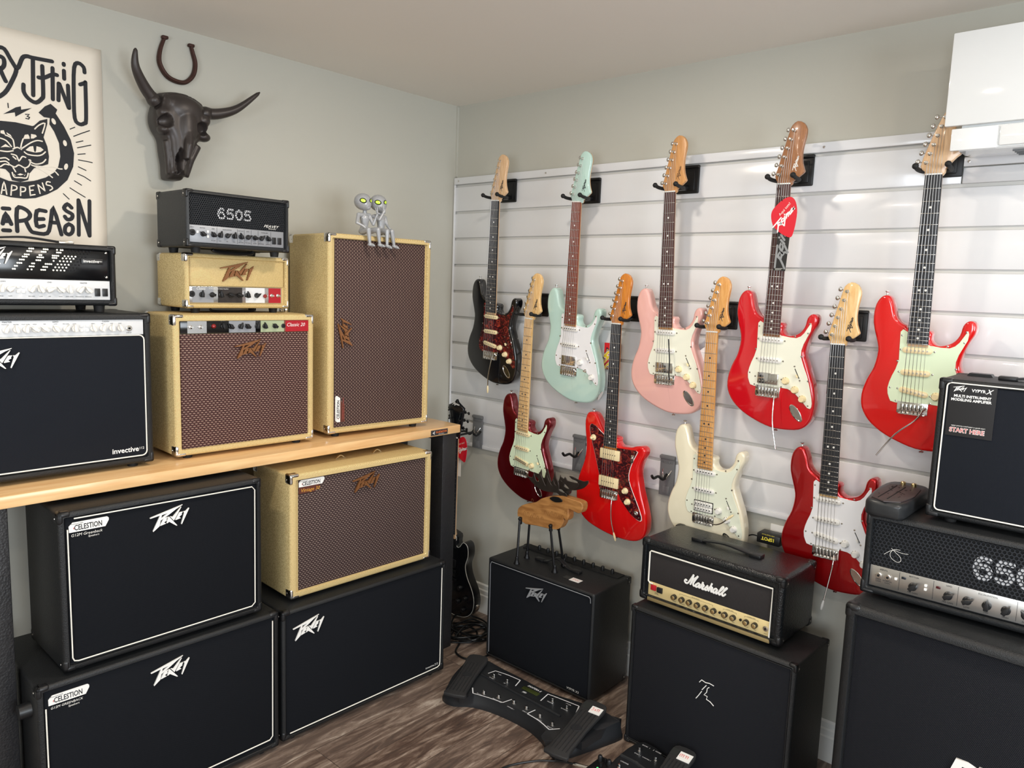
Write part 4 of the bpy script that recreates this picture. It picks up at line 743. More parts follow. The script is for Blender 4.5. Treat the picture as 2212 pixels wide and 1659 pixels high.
# 12 black cabinet with silver signature, 13 gold-panel head
A = Amp('speaker_cabinet', 'R', -.382, -1.306, .567, .247, .491, -1.65, 0.0, 'black basket-weave speaker cabinet with thin silver squiggle emblem, under the gold panel head', 'speaker cabinet')
A.shell(TOLEX, .014, .008, .012); A.baffle(.015, .016, .553, .475, CLOTH3, y=.006); A.corners(PLAST, .026, .013)
A.piping(.016, .017, .551, .474, .0018, .004, .003, m=PLAST)
strokes('emblem', [[(q[0]*.062, q[1]*.062) for q in g] for g in D_['DZ']], .0028, A.fx(.290, .296, .003), WHITE, A.r, sm=1, raise_=.8)
A = Amp('amplifier_head', 'R', -.339, -1.306, .497, .239, .212, -1.73, .503, 'glossy black amplifier head with gold control panel and white script lettering', 'amplifier head')
A.shell(TOLEX2, .020, .012, .014, .018).feet(.010, ins=.06); A.corners(PLAST, .034, .022, r=.010)
A.baffle(.032, .064, .460, .173, CLOTH2, y=.008, bev=.006)
MB().tube([(p[0], A.f+.004, p[2]) for p in [(A.L(.460), 0, .020), (A.L(.4605), 0, .172)] + [(A.L(.038), 0, .173), (A.L(.033), 0, .168), (A.L(.033), 0, .068), (A.L(.040), 0, .062), (A.L(.050), 0, .062)]], .0026, 8).build('piping', PIPE, A.r)
P = panel(A, .032, .018, .459, .066, mat('gold_panel', '#ecd69c', .32, .2), y=.008)
MB().box((0, A.f+.004, .010), (.43, .008, .016), bev=.002).build('lower_ledge', mat('gold_ledge', '#a89468', .45, .4), A.r)
strokes('script_lettering', [[(q[0]*.147, q[1]*.147) for q in g] for g in D_['MS']], .0062, A.fx(.2425, .119, .003), WHITE, A.r, sm=4, raise_=.7)
chip(P, A, .054, .049, .020, .018, mat('red_rocker', '#b3202c', .25), 'rocker_switch', y=.005, dp=.006); chip(P, A, .078, .047, .020, .018, PLAST, 'rocker_switch', y=.005, dp=.006)
for u in (.134, .163, .190, .219, .248, .277, .315, .343, .386, .414): knob(P, A, u, .042, 'gold', .0088, .014, [PLAST, GOLD], y=.007)
for u in (.297, .367): MB().lathe([(.004, 0), (.004, .004), (.0005, .004)], (A.L(u), A.f+.007, .043), axis='-y', seg=12).build('push_button', PLAST, P)
jack(P, A, .447, .042, .0065, y=.007); A.txt('DSL', .066, .0305, .009, INK, P, y=.0072)
for u, t_ in ((.21, 'EQUALISATION'), (.329, 'ULTRA GAIN'), (.40, 'CLASSIC GAIN')): A.txt(t_, u, .0605, .004, INK, P, y=.0072)
for u, t_ in ((.134, 'REVERB'), (.163, 'RESONANCE'), (.19, 'PRESENCE'), (.219, 'TREBLE'), (.248, 'MIDDLE'), (.277, 'BASS'), (.315, 'VOLUME'), (.343, 'GAIN'), (.386, 'VOLUME'), (.414, 'GAIN'), (.447, 'INPUT')): A.txt(t_, u, .026, .0034, INK, P, y=.0072)
strokes('panel_line', [[(-.048, -.004), (-.048, 0), (.07, 0), (.07, -.004)]], .0006, A.fx(.2, .058, .0072), INK, P, sm=1)
strokes('panel_line', [[(-.022, -.004), (-.022, 0), (.022, 0), (.022, -.004)]], .0006, A.fx(.329, .058, .0072), INK, P, sm=1)
strokes('panel_line', [[(-.022, -.004), (-.022, 0), (.022, 0), (.022, -.004)]], .0006, A.fx(.40, .058, .0072), INK, P, sm=1)
A.handle(.22, PLAST, .030, .015)

# 14 big cabinet, 15 big head, 16 small combo
A = Amp('speaker_cabinet', 'R', -.504, -2.016, .76, .36, .740, -1.90, .02, 'big black speaker cabinet on the floor at the right edge, under the large head', 'speaker cabinet')
A.shell(TOLEX, .026, .016, .016, .014).feet(.02); A.baffle(.027, .026, .733, .713, CLOTH3, y=.014); A.corners(PLAST, .040, .024, r=.010)
A.txt('PEAVEY', .262, .405, .078, WHITE, y=.012, ext=.003, bold=.004, sx=1.2, shear=.25, align='LEFT')
A = Amp('amplifier_head', 'R', -.429, -2.026, .68, .28, .215, 1.21, .772, 'large black amplifier head with big silver numbers, cut by the right edge', 'amplifier head')
A.shell(TOLEX, .016, .020, .010).feet(.010, .022, ins=.07); A.corners(PLAST, .036, .014)
hexgrille(A, .016, .076, .664, .198, .0098, seg_digits('6505', .178, .048), .333, .132, .0125, y=.012)
strokes('signature', [[(-.028, -.006), (-.015, .006), (-.005, .010), (.012, .007), (.028, .008)], [(-.012, .014), (0, .004), (.010, -.004), (.012, -.014), (.004, -.019), (-.010, -.012), (-.014, .000), (-.006, .012), (.008, .014)]], .0009, A.fx(.076, .116, .0105), PARCH, A.r)
P = panel(A, .018, .020, .662, .075, STEEL, y=.012)
for u in (.040, .062): jack(P, A, u, .051, .0065, y=.011)
for u, z in ((.081, .053), (.150, .055), (.150, .045), (.59, .055)): chip(P, A, u, z, .006, .0065, WHITE, 'push_button', y=.010)
chip(P, A, .099, .060, .010, .006, mat('dark_lens', '#1b222b', .2), 'indicator_lens', y=.0105); chip(P, A, .178, .058, .010, .006, mat('dark_red_lens', '#45161a', .2), 'indicator_lens', y=.0105)
for u, an in ((.122, 40), (.201, 55), (.242, 60), (.283, 0), (.322, 30), (.362, -40), (.41, 20), (.45, 60), (.50, 10), (.54, -20)): knob(P, A, u, .044, 'chicken', .0105, .018, [PLAST], ang=an, y=.011)
for u in (.089, .167, .221, .343, .43): MB().box((A.L(u), A.f+.0117, .048), (.0008, .0006, .048)).build('panel_line', INK, P, smooth=False)
for u, z, t_ in ((.051, .067, 'INPUTS'), (.040, .040, 'HIGH'), (.040, .035, 'GAIN'), (.062, .040, 'NORMAL'), (.062, .035, 'GAIN'), (.122, .068, 'RHYTHM'), (.122, .027, 'PRE GAIN'), (.201, .068, 'LEAD'), (.201, .026, 'PRE GAIN'), (.283, .068, 'EQUALIZATION'), (.242, .026, 'LOW'), (.283, .026, 'MID'), (.322, .026, 'HIGH'), (.362, .026, 'POST')):
    A.txt(t_, u, z, .0055, INK, P, y=.0112)
A = Amp('combo_amplifier', 'R', -.382, -2.150, .40, .20, .349, -.40, .999, 'small black combo amplifier with printed sticker, standing on the large head', 'guitar amplifier')
A.shell(TOLEX, .014, .008, .008).feet(.012); A.baffle(.016, .016, .386, .336, CLOTHB, y=.003); A.corners(PLAST, .03, .013, r=.004)
A.piping(.018, .018, .384, .340, .0018, .010, .001); A.handle(.16, PLAST, .022, .010)
MB().puck([(x_, z_) for x_, z_ in ((-.03, 0), (.03, 0), (.024, .008), (-.024, .008))], 0, .03, 0, mp=lambda x, y, z: (A.L(.06)+x, A.d/2-.06+z, A.h-.001+y)).build('top_bracket', PLAST, A.r)
S = MB().box((A.L(.074), A.f+.0016, .274), (.100, .0012, .128)).build('sticker', mat('black_sticker', '#141214', .3, var=(.2, 20)), A.r, smooth=False)
fill('sticker_logo', [[(q[0]*.030, q[1]*.030) for q in g] for g in D_['PV']], A.fx(.046, .327, .0006), WHITE, S)
for t_, u, z, s_, m_, sh in (('VYPYR', .086, .325, .010, WHITE, 0), ('X', .107, .325, .016, WHITE, .4), ('MULTI INSTRUMENT', .074, .309, .0088, WHITE, 0), ('MODELING AMPLIFIER', .072, .300, .0088, WHITE, 0)):
    A.txt(t_, u, z, s_, m_, S, y=.0006, bold=.0003, sx=.98, shear=sh)
A.txt('vypyr.peavey.com/vypyr-x-quick-start', .072, .236, .0048, WHITE, S, y=.0006)
A.txt('START HERE', .070, .2245, .0150, WHITE, S, y=.0006, bold=.0009, sx=.9); A.txt('START HERE', .070, .2245, .0150, mat('red_print', '#c22a2a', .5), S, y=.0002, sx=.9)
# ---------------- guitars ----------------
# 2D drawings in metres: x to the right of the neck line, v down from the nut
STRAT = [(-100,-8),(-115,2),(-126,28),(-127,73),(-114,123),(-108,156),(-116,205),(-133,245),(-144,289),(-141,330),(-119,368),(-81,398),(-33,420),(17,434),(66,434),(110,426),(137,405),(151,370),(152,320),(141,269),(120,213),(109,182),(113,149),(125,115),(137,89),(138,67),(130,56),(117,56),(106,69),(100,96),(84,118),(57,129),(40,126),(30,112),(27,90),(-29,84),(-36,78),(-54,68),(-67,50),(-75,20),(-85,-3)]
STRAT = [(x/1000, (y+340)/1000) for x, y in STRAT]
GUARD = [(-49,95),(-47,178),(-62,225),(-71,262),(-64,292),(-46,303),(40,297),(86,306),(133,350),(146,345),(143,315),(124,250),(99,192),(104,150),(122,108),(121,82),(103,115),(80,133),(37,130),(26,127),(-29,95)]
GUARD = [(x/1000, (y+340)/1000) for x, y in GUARD]
JAZZ = [(-96,348),(-118,354),(-129,385),(-126,432),(-119,479),(-124,540),(-148,611),(-158,676),(-146,740),(-109,783),(-49,805),(26,818),(100,818),(145,804),(168,775),(172,728),(160,677),(140,620),(128,570),(126,538),(133,508),(144,484),(149,464),(144,450),(128,444),(106,448),(85,456),(42,459),(27,448),(24,430),(-27,420),(-38,414),(-57,387),(-78,356)]
JAZZ = [(x/1000, y/1000) for x, y in JAZZ]
JGUARD = [(-97,394),(-101,421),(-78,493),(-47,589),(-44,640),(37,639),(54,662),(104,711),(145,727),(149,706),(123,653),(94,599),(85,561),(97,512),(115,474),(110,463),(34,467),(22,462),(-28,430),(-75,398)]
JGUARD = [(x/1000, y/1000) for x, y in JGUARD]
SINGLE = [(-38,463),(-75,478),(-105,505),(-118,545),(-112,585),(-100,615),(-112,650),(-145,700),(-160,750),(-150,805),(-110,845),(-50,862),(0,864),(50,862),(110,845),(150,805),(160,750),(145,700),(112,650),(98,615),(96,585),(108,545),(106,505),(92,487),(72,488),(55,512),(38,520),(28,505),(27,470),(-27,462)]
SINGLE = [(x/1000, y/1000-.01) for x, y in SINGLE]
HEAD = [(-21,3),(-23,-8),(-31,-24),(-26,-45),(-12,-100),(3,-158),(10,-176),(26,-187),(45,-180),(56,-161),(55,-138),(50,-112),(48,-87),(51,-62),(58,-42),(59,-36),(54,-30),(36,-16),(25,-8),(21,3)]
HEADT = [(-21,3),(-24,-10),(-36,-25),(-22,-75),(-2,-130),(14,-165),(24,-176),(36,-150),(44,-110),(50,-80),(63,-56),(52,-44),(40,-31),(28,-14),(21,3)]
HEADL = [(-21,3),(-24,-20),(-36,-70),(-44,-120),(-46,-140),(-26,-150),(-8,-160),(0,-172),(8,-160),(26,-150),(46,-140),(44,-120),(36,-70),(24,-20),(21,3)]
mm = lambda P: [(x/1000, y/1000) for x, y in P]
def ol(P, k=3):
    return [(q.x, -q.y) for q in smooth_path([(x, y, 0) for x, y in P], k, True)]
def oc(P): return [(x, -y) for x, y in P]
GM = {}
def gm(key, fn):
    if key not in GM:
        o = fn().build('tmp', PLAST, thr=40); GM[key] = o.data; bpy.data.objects.remove(o)
    return GM[key]
def place(name, key, fn, mats, par, x, v, z=0.0, ang=0, label=None, post=None):
    me = gm(key, fn); ms = mats if isinstance(mats, (list, tuple)) else [mats]
    k2 = (key,) + tuple(m.name for m in ms)
    if k2 not in GM:
        c = remat(me.copy(), ms)
        GM[k2] = c
    o = obj(name, GM[k2], par); o.matrix_local = T(x, -v, z) @ Matrix.Rotation(rad(ang), 4, 'Z') @ (post or Matrix.Identity(4))
    if label: o['label'] = label
    return o
def tuner_fn():
    m = MB(); m.lathe([(.0052, 0), (.0052, .0012), (.0036, .002), (.0030, .011), (.0036, .0115), (.0005, .0118)], seg=14)
    m.cyl((0, 0, -.0195), (-.022, 0, -.0195), .0022, seg=8)
    m.box((0, 0, -.0215), (.014, .014, .009), bev=.002)
    m.ball((-.0275, 0, -.0195), .0075, 2, (.85, 1.0, .45)); return m
def single_fn():
    m = MB(); L = []
    def stad(a, b, z): return [((a if sx > 0 else -a) + b*cos(t), b*sin(t), z) for sx, ts in ((1, range(-3, 4)), (-1, range(3, 10))) for t in [pi/6*k for k in ts]]
    m.loft([stad(.0305, .0085, 0), stad(.0305, .0085, .0052), stad(.0295, .0075, .0062)])
    m.mi = 1
    for k in range(6): m.cyl((-.0265+.0106*k, 0, .006), (-.0265+.0106*k, 0, .0068), .0023, seg=10)
    return m
def screws_fn(P, z=.0005):
    m = MB()
    for x, y in P: m.lathe([(.0031, 0), (.0026, .0012), (.0005, .0016)], (x, -y, z), seg=10)
    return m
def hum_fn(style):
    def f():
        m = MB()
        if style == 'chrome':
            m.box((0, 0, .003), (.069, .0365, .0085), bev=.002); m.mi = 1
            for k in range(6): m.cyl((-.026+.0104*k, -.009, .0068), (-.026+.0104*k, -.009, .0078), .0024, seg=10)
        else:
            for s_ in (-1, 1): m.box((0, s_*.0088, .003), (.069, .0172, .0080), bev=.0035)
            m.mi = 1; m.box((0, 0, .0005), (.0735, .0400, .004), bev=.0015)
            for k in range(6):
                for s_ in (-1, 1): m.cyl((-.026+.0104*k, s_*.0088, .006), (-.026+.0104*k, s_*.0088, .0076), .0022, seg=10)
        return m
    return f
def knob_fn():
    m = MB(); m.lathe([(.0125, 0), (.0125, .002), (.0100, .005), (.0086, .0125), (.0080, .0135), (.0005, .0135)], seg=24)
    m.mi = 1
    for k in range(7):
        a = rad(30+40*k); m.box((.0113*cos(a), .0113*sin(a), .0042), (.0022, .0008, .0012), rot=Matrix.Rotation(a, 3, 'Z'))
    return m
def bridge_fn():
    m = MB(); m.box((0, .001, .0012), (.082, .034, .0024), bev=.001)
    for k in range(6):
        x = -.0262+.0105*k; m.box((x, .003, .0068), (.0098, .021, .0055), bev=.002)
        m.cyl((x, -.006, .006), (x, -.019, .006), .0014, seg=6)
    m.box((0, -.0165, .005), (.07, .0018, .009))
    m.cyl((.033, .004, .002), (.033, .004, .010), .0050, seg=12); return m
def jackp_fn():
    m = MB(); m.mi = 1; m.cyl((-.003, 0, -.0072), (-.003, 0, -.004), .0055, seg=16); m.mi = 0
    m.loft([[(a*.033*s, b*.0135*s + (0), z) for a, b in [(cos(t)*(1.0 if cos(t) > 0 else .95), sin(t)) for t in [2*pi*i/24 for i in range(24)]]] for s, z in ((1, 0), (.97, .0012), (.86, .0016))], cap1=False)
    m.loft([[(a*.033*s+dx, b*.0135*s, z) for a, b in [(cos(t), sin(t)) for t in [2*pi*i/24 for i in range(24)]]] for s, z, dx in ((.86, .0016, 0), (.66, -.003, -.002), (.40, -.007, -.004))], cap0=False)
    return m
def strap_fn():
    m = MB(); m.lathe([(.0040, 0), (.0028, .003), (.0030, .008), (.0068, .011), (.0068, .0125), (.0005, .013)], axis='y', seg=14); return m
BZ = -.013                                          # front face of the body below the string plane
def guitar(name, label, nut, br, body, neckm, board, headm, guardm=None, cfg=None, group='electric guitars hanging on the slatted wall'):
    c = dict(shape='strat', pus='SSS', pu=CREAM, pole=STEEL, kn=CREAM, nk=3, arm=None, armtip=None, dot=PARCH, head=HEAD, jack=CHROME, side=None, logo=INK, tun=CHROME, brm=CHROME, logoz=0, nocut=False)
    c.update(cfg or {})
    N, B = Vector(nut), Vector(br); up = (N-B).normalized(); h = Vector((0, -1, 0)); u = (h - up*h.dot(up)).normalized(); n = u.cross(up)
    Mx = Matrix(((u.x, up.x, n.x, N.x), (u.y, up.y, n.y, N.y), (u.z, up.z, n.z, N.z), (0, 0, 0, 1)))
    r = tag(empty(name, Mx), label, 'electric guitar', group)
    sl = .648 if c['shape'] != 'single' else .628
    P = {'strat': STRAT, 'jazz': JAZZ, 'single': SINGLE}[c['shape']]
    bod = MB().puck(ol(P), BZ-.044, BZ, .0085 if c['shape'] != 'single' else .003, seg=4).build('body', body, r, thr=50)
    # neck with rounded back
    L = []; ends = [(0, .0212, .019), (.15, .0228, .020), (.30, .0248, .021), (.43, .0262, .023), (.455, .0268, .030), (.475, .027, .0305)] 
    for v, hw, dp in ends:
        L.append([(hw*sx, -v, z) for sx, z in ((-1, -.006), (-1, -.009), (-.82, -dp*.8), (-.4, -dp), (.4, -dp), (.82, -dp*.8), (1, -.009), (1, -.006))])
    mb = MB(); mb.loft(L)
    HD = mm(c['head'])
    hd = ol(HD[:-1] + [HD[-1]], 2) if c['head'] is not HEADL else oc(HD)
    neck = mb.build('neck', neckm, r, thr=50)
    hs = MB().puck(hd, -.0185, -.0045, .0022, seg=2).build('headstock', headm, r, thr=50)
    if headm is not neckm and c['head'] is HEAD: MB().puck(hd, -.0195, -.0175, .0, seg=2).build('headstock_back', neckm, r)
    fe = .4675 if c['shape'] != 'single' else .452
    MB().loft([[(-.0212, 0, -.0062), (.0212, 0, -.0062), (.0212, 0, -.001), (.010, 0, 0), (-.010, 0, 0), (-.0212, 0, -.001)],
               [(-.0275, -fe, -.0062), (.0275, -fe, -.0062), (.0275, -fe, -.001), (.013, -fe, 0), (-.013, -fe, 0), (-.0275, -fe, -.001)]]).build('fretboard', board, r, thr=20)
    fm = MB()
    for k in range(1, 23):
        v = sl*(1-2**(-k/12)); hw = .0212 + (.0275-.0212)*v/fe
        if v < fe-.001: fm.box((0, -v, .0002), (2*hw, .0017, .0017), bev=.0005)
    fm.build('frets', NICK if c['dot'] is not INK else mat('dull_fret', (.45, .4, .33), .35, 1.0), r)
    dm = MB()
    for k in (3, 5, 7, 9, 12, 15, 17, 19, 21):
        v = sl*(1-(2**(-k/12)+2**(-(k-1)/12))/2)
        for x in ((-.0085, .0085) if k == 12 else (0,)): dm.lathe([(.0032, 0), (.0032, .0004), (.0001, .0004)], (x, -v, .0), seg=14)
    dm.build('inlay_dots', c['dot'], r)
    MB().box((0, .0022, -.001), (.0425, .0044, .0052), bev=.001).build('nut', PARCH, r)
    # tuners
    posts = []
    if c['head'] is HEADL:
        for s_ in (-1, 1):
            for k in range(3):
                x, v = s_*(.026+.004*k), -.045-.037*k; posts.append((x, v))
                o = place('tuner', 'tuner', tuner_fn, c['tun'], r, x, v, -.0045, 180 if s_ > 0 else 0)
    else:
        a, b = ((-.0185, -.030), (.0175, -.160)) if c['head'] is HEAD else ((-.022, -.034), (.016, -.150))
        for k in range(6):
            t = k/5; x, v = a[0]+(b[0]-a[0])*t, a[1]+(b[1]-a[1])*t; posts.append((x, v))
            place('tuner', 'tuner', tuner_fn, c['tun'], r, x, v, -.0045, -12)
    if c['logo']:
        Mh = T(.034, .062, -.0040) @ Matrix.Rotation(rad(78 if c['head'] is HEAD else 60), 4, 'Z') if c['head'] is not HEADL else T(0, .150, -.0040)
        strokes('script_lettering', [[(q[0]*.044, q[1]*.044) for q in g] for g in D_['TG']], .0019, Mh, c['logo'], hs, sm=2)
    # strings
    bv = sl
    for k in range(6):
        xn = -.0172+.00688*k; xb = -.0262+.0105*k
        px, pv = posts[k] if c['head'] is not HEADL else posts[k if k < 3 else 8-k]
        MB().tube([(px+(.003 if c['head'] is not HEADL else 0), -pv, -.0005), (xn, .003, .0022), (xb, -bv, .0038 if c['shape'] != 'single' else .006), (xb, -bv-.012, -.002)], .00040 + .00006*(5-k), 5).build('string', STRG, r)
    # pickguard, pickups, controls
    if c['shape'] == 'strat':
        g = MB().puck(ol(GUARD, 2), BZ, BZ+.0022, .0008, seg=1).build('pickguard', guardm, r)
        gz = BZ+.0022
        MB_ = screws_fn([(x, v) for x, v in [(-.044, .445), (-.050, .52), (-.064, .60), (-.045, .637), (.045, .634), (.135, .683), (.128, .605), (.101, .53), (.115, .455), (.075, .468), (.118, .425)]], gz-.0004); MB_.build('guard_screws', NICK, g)
        pv = [(.486, 0), (.551, 0), (.607, -9)]
        for i, ch in enumerate(c['pus']):
            v, a = pv[i]
            if ch == 'S': place('pickup', 'single', single_fn, [c['pu'], c['pole']], r, 0, v, gz-.001, a)
            elif ch == 'H': place('pickup', 'humc', hum_fn('chrome'), [CHROME, NICK], r, 0, .612, gz-.001)
            elif ch == 'Z': place('pickup', 'humz', hum_fn('open'), [CREAM if c['pu'] is CREAM else PARCH, DARK], r, 0, .610, gz-.001)
            elif ch == 'R':
                o = place('pickup', 'rail', lambda: MB().box((0, 0, .003), (.078, .019, .0075), bev=.004), CREAM, r, 0, .606, gz-.001, -12)
                MB().box((0, .003, .0072), (.06, .0022, .0016)).box((0, -.003, .0072), (.06, .0022, .0016)).build('rail', DARK, o)
            MB_ = screws_fn([(-.044, 0), (.044, 0)], 0); s_ = MB_.build('pickup_screws', NICK, r); vv = v if ch in 'S' else .610
            s_.matrix_local = T(0, -vv, gz) @ Matrix.Rotation(rad(a if ch == 'S' else 0), 4, 'Z')
        kp = [(.058, .613), (.090, .638), (.116, .664)]
        if c['nk'] == 2: kp = [(.058, .613), (.116, .664)]; place('mini_toggle', 'mt', lambda: MB().lathe([(.006, 0), (.006, .002), (.003, .0025), (.0022, .010), (.003, .0125), (.0005, .013)], seg=12), CHROME, r, .084, .642, gz)
        for x, v in kp: place('control_knob', 'gknob', knob_fn, [c['kn'], INK], r, x, v, gz, 60)
        sw = MB(); sw.box((0, 0, .0004), (.0022, .034, .0006)); sw.build('tmp0', DARK, r).name = 'switch_slot'
        so = bpy.data.objects[[o for o in r.children if o.name.startswith('switch_slot')][-1].name]; so.matrix_local = T(.092, -.585, gz) @ Matrix.Rotation(rad(28), 4, 'Z')
        st = place('selector_switch', 'sw', lambda: MB().box((0, 0, .008), (.0042, .012, .009), bev=.002).box((0, 0, .002), (.002, .003, .008)), c['kn'], r, .092+.003, .585+.008, gz, 28)
        ss = screws_fn([(.0825, .563), (.103, .606)], gz).build('switch_screws', NICK, r)
    elif c['shape'] == 'jazz':
        g = MB().puck(ol(JGUARD, 2), BZ, BZ+.0022, .0008, seg=1).build('pickguard', guardm, r)
        MB().puck([(x*1.012+.0005, y*1.004+.0015) for x, y in ol(JGUARD, 2)], BZ-.0005, BZ+.0016, .0004, seg=1).build('pickguard_edge', PARCH, r)
        gz = BZ+.0022
        screws_fn([(-.092, .41), (-.07, .49), (-.048, .565), (-.040, .632), (.10, .70), (.140, .715), (.115, .65), (.088, .585), (.095, .50), (.105, .472), (.06, .47)], gz-.0004).build('guard_screws', NICK, g)
        for v in (.497, .605):
            o = MB().box((0, 0, .004), (.088, .040, .010), bev=.003).build('pickup', c['pu'], r); o.matrix_local = T(0, -v, gz)
            MB_ = MB()
            for k in range(6): MB_.cyl((-.026+.0104*k, 0, .008), (-.026+.0104*k, 0, .0097), .0022, seg=10)
            MB_.build('pole_screws', NICK, o)
        for x, v in ((.075, .625), (.088, .665)): place('control_knob', 'gknob', knob_fn, [c['kn'], INK], r, x, v, gz, 60)
        o = place('input_jack', 'jk', lambda: MB().lathe([(.009, 0), (.009, .002), (.006, .004), (.004, .004), (.004, .0005), (.0002, .0005)], seg=16), CHROME, r, .127, .700, gz)
        o = place('rhythm_switch', 'rsw', lambda: MB().box((0, 0, .001), (.012, .03, .002), bev=.001).box((0, .004, .005), (.004, .006, .008), bev=.001), CHROME, r, .098, .497, gz)
        o = place('selector_switch', 'tog', lambda: MB().lathe([(.012, 0), (.012, .0015), (.005, .004), (.0035, .012), (.006, .016), (.0005, .019)], seg=16), [CREAM], r, -.082, .445, gz)
    if c['shape'] != 'single':
        place('bridge', 'bridge', bridge_fn, c['brm'], r, 0, .655, BZ)
        place('strap_button', 'strap', strap_fn, CHROME, r, -.100 if c['shape'] == 'strat' else -.103, .333 if c['shape'] == 'strat' else .350, BZ-.022)
        o = place('strap_button', 'strap', strap_fn, CHROME, r, .03, .772 if c['shape'] == 'strat' else .816, BZ-.022, 180)
        if c['jack'] and c['shape'] == 'strat': place('jack_plate', 'jackp', jackp_fn, [c['jack'], DARK], r, .098, .712, BZ, -52)
        if c['side']: MB().puck([(x, y) for x, y in [(cos(t)*.022, sin(t)*.011) for t in [2*pi*i/20 for i in range(20)]]], 0, .0015, 0, mp=lambda x, y, z: (.137+x*.45+z+.006, -.735+x*.9, BZ-.022+y)).build('side_jack', CHROME, r)
    else:
        b = MB().box((0, 0, .004), (.07, .014, .012), bev=.003).build('bridge', BLACKM, r); b.matrix_local = T(0, -.635, BZ)
        b = MB().box((0, 0, .004), (.085, .012, .012), bev=.003).build('tailpiece', BLACKM, r); b.matrix_local = T(0, -.675, BZ)
        for v in (.50, .595):
            p_ = MB().box((0, 0, .004), (.07, .038, .009), bev=.003).build('pickup', PLAST, r); p_.matrix_local = T(0, -v, BZ)
        for x, v in ((.07, .70), (.105, .74), (.06, .77), (.095, .80)): place('control_knob', 'lpk', lambda: MB().lathe([(.011, 0), (.0105, .012), (.0095, .014), (.0005, .014)], seg=20), PLAST, r, x, v, BZ)
        bd = [Vector((q[0], q[1], BZ+.0004)) for q in ol(SINGLE)]
        MB().tube([(p.x*.985, p.y*.985-.0095, BZ-.0008) for p in bd], .0016, 6, closed=True).build('body_binding', mat('binding', '#cfcdc4', .4), r)
        MB().cyl((.150, -.765, BZ-.022), (.163, -.770, BZ-.022), .013, seg=16).build('side_jack', NICK, r)
    if c['arm']:
        pts = smooth_path([(x, -v, z) for x, v, z in c['arm']], 4)
        a = MB().tube(pts, .0022, 8).build('tremolo_arm', c.get('armm', CHROME), r)
        if c['armtip']:
            e, d = pts[-1], (pts[-1]-pts[-3]).normalized()
            MB().tube([e-d*.004, e+d*.002, e+d*.012, e+d*.026, e+d*.030], [.0022, .0034, .0046, .0036, .001], 10).build('arm_tip', c['armtip'], a)
    return r, Mx

STRG = mat('string_wire', (.42, .41, .40), .4, 1.0)
BLK = mat('black_gloss_lacquer', '#0a0c12', .08, coat=1); SURF = mat('surf_green_lacquer', '#bcdad0', .12, coat=1)
PINKM = mat('shell_pink_lacquer', '#e9b3aa', .12, coat=1); FRED = mat('fiesta_red_lacquer', '#c90f1c', .1, coat=1); ORED = mat('bright_red_lacquer', '#d30f10', .1, coat=1)
VW = mat('vintage_white_lacquer', '#efe7cc', .12, coat=1); CAR = m_sparkle('candy_red', '#ee1420', '#b8070f'); WINE = m_sparkle('candy_wine_red', '#b00a1c', '#6c0413')
MINT = mat('mint_guard', '#e0efcf', .25); MINT2 = mat('aged_white_guard', '#eeeedc', .25); WG = mat('white_guard', '#f0f0f2', .25); TORT = m_tortoise()
MAPN = m_wood('maple_neck', '#d8a868', '#ecc890', 'y', 20, 8, .25, .6); MAPD = m_wood('amber_maple', '#c98945', '#e0aa66', 'y', 20, 8, .25, .6); ROAST = m_wood('roasted_maple', '#8a5a38', '#a9744c', 'y', 20, 8, .3, .4)
ROAST2 = m_wood('light_roasted_maple', '#b98048', '#cf9a62', 'y', 20, 8, .3, .4); ORG = m_wood('orange_maple', '#b8681e', '#d68a36', 'y', 20, 8, .2, .6); NAT = m_wood('natural_maple', '#d3a679', '#e6c39a', 'y', 20, 8, .25, .5)
EBON = m_wood('black_fretboard', '#1c1d21', '#2a2b2f', 'y', 20, 12, .45, 0); ROSE = m_wood('rosewood_fretboard', '#3d2521', '#573632', 'y', 20, 12, .45, 0); ROSE2 = m_wood('reddish_rosewood', '#6b3427', '#8a4a38', 'y', 20, 12, .45, 0)
ARMD = [(.033, .651, .008), (.034, .68, .020), (.032, .72, .024), (.020, .80, .020)]
GU = {}
def G_(key, *a, **k): GU[key] = guitar('electric_guitar', *a, **k)
G_('a', 'black electric guitar with dark red tortoiseshell pickguard, top row', (-.13, -.3814, 1.8855), (-.100, -.3428, 1.2396), BLK, NAT, EBON, NAT, TORT,
   dict(arm=[(.033, .651, .008), (.034, .68, .018), (.026, .74, .022), (.026, .785, .022)], armtip=CREAM))
G_('b', 'pale green electric guitar with white pickguard and matching green headstock, top row', (-.13, -.8057, 1.8609), (-.100, -.7746, 1.2146), SURF, ROAST2, ROSE2, SURF, WG,
   dict(pus='SSH', pu=PARCH, pole=INK, kn=PARCH, nk=2, jack=None, side=1))
G_('c', 'pink electric guitar with pale green pickguard and its tremolo arm pointing up, top row', (-.13, -1.2082, 1.8766), (-.110, -1.2149, 1.2230), PINKM, ROAST2, ROSE, ROAST2, MINT2,
   dict(pus='SSH', pu=PARCH, arm=[(.033, .651, .008), (.036, .63, .020), (.040, .58, .026), (.034, .505, .028)], armm=BLACKM, logo=mat('brown_print', '#6b4a2c', .6)))
G_('d', 'bright red electric guitar with pale pickguard and tags hanging from its neck', (-.13, -1.6093, 1.8784), (-.105, -1.5948, 1.2309), FRED, ROAST, ROSE, ROAST, MINT2,
   dict(pus='SSH', pu=PARCH, arm=[(.033, .651, .008), (.036, .68, .018), (.040, .75, .022), (.058, .832, .024)], logo=PARCH))
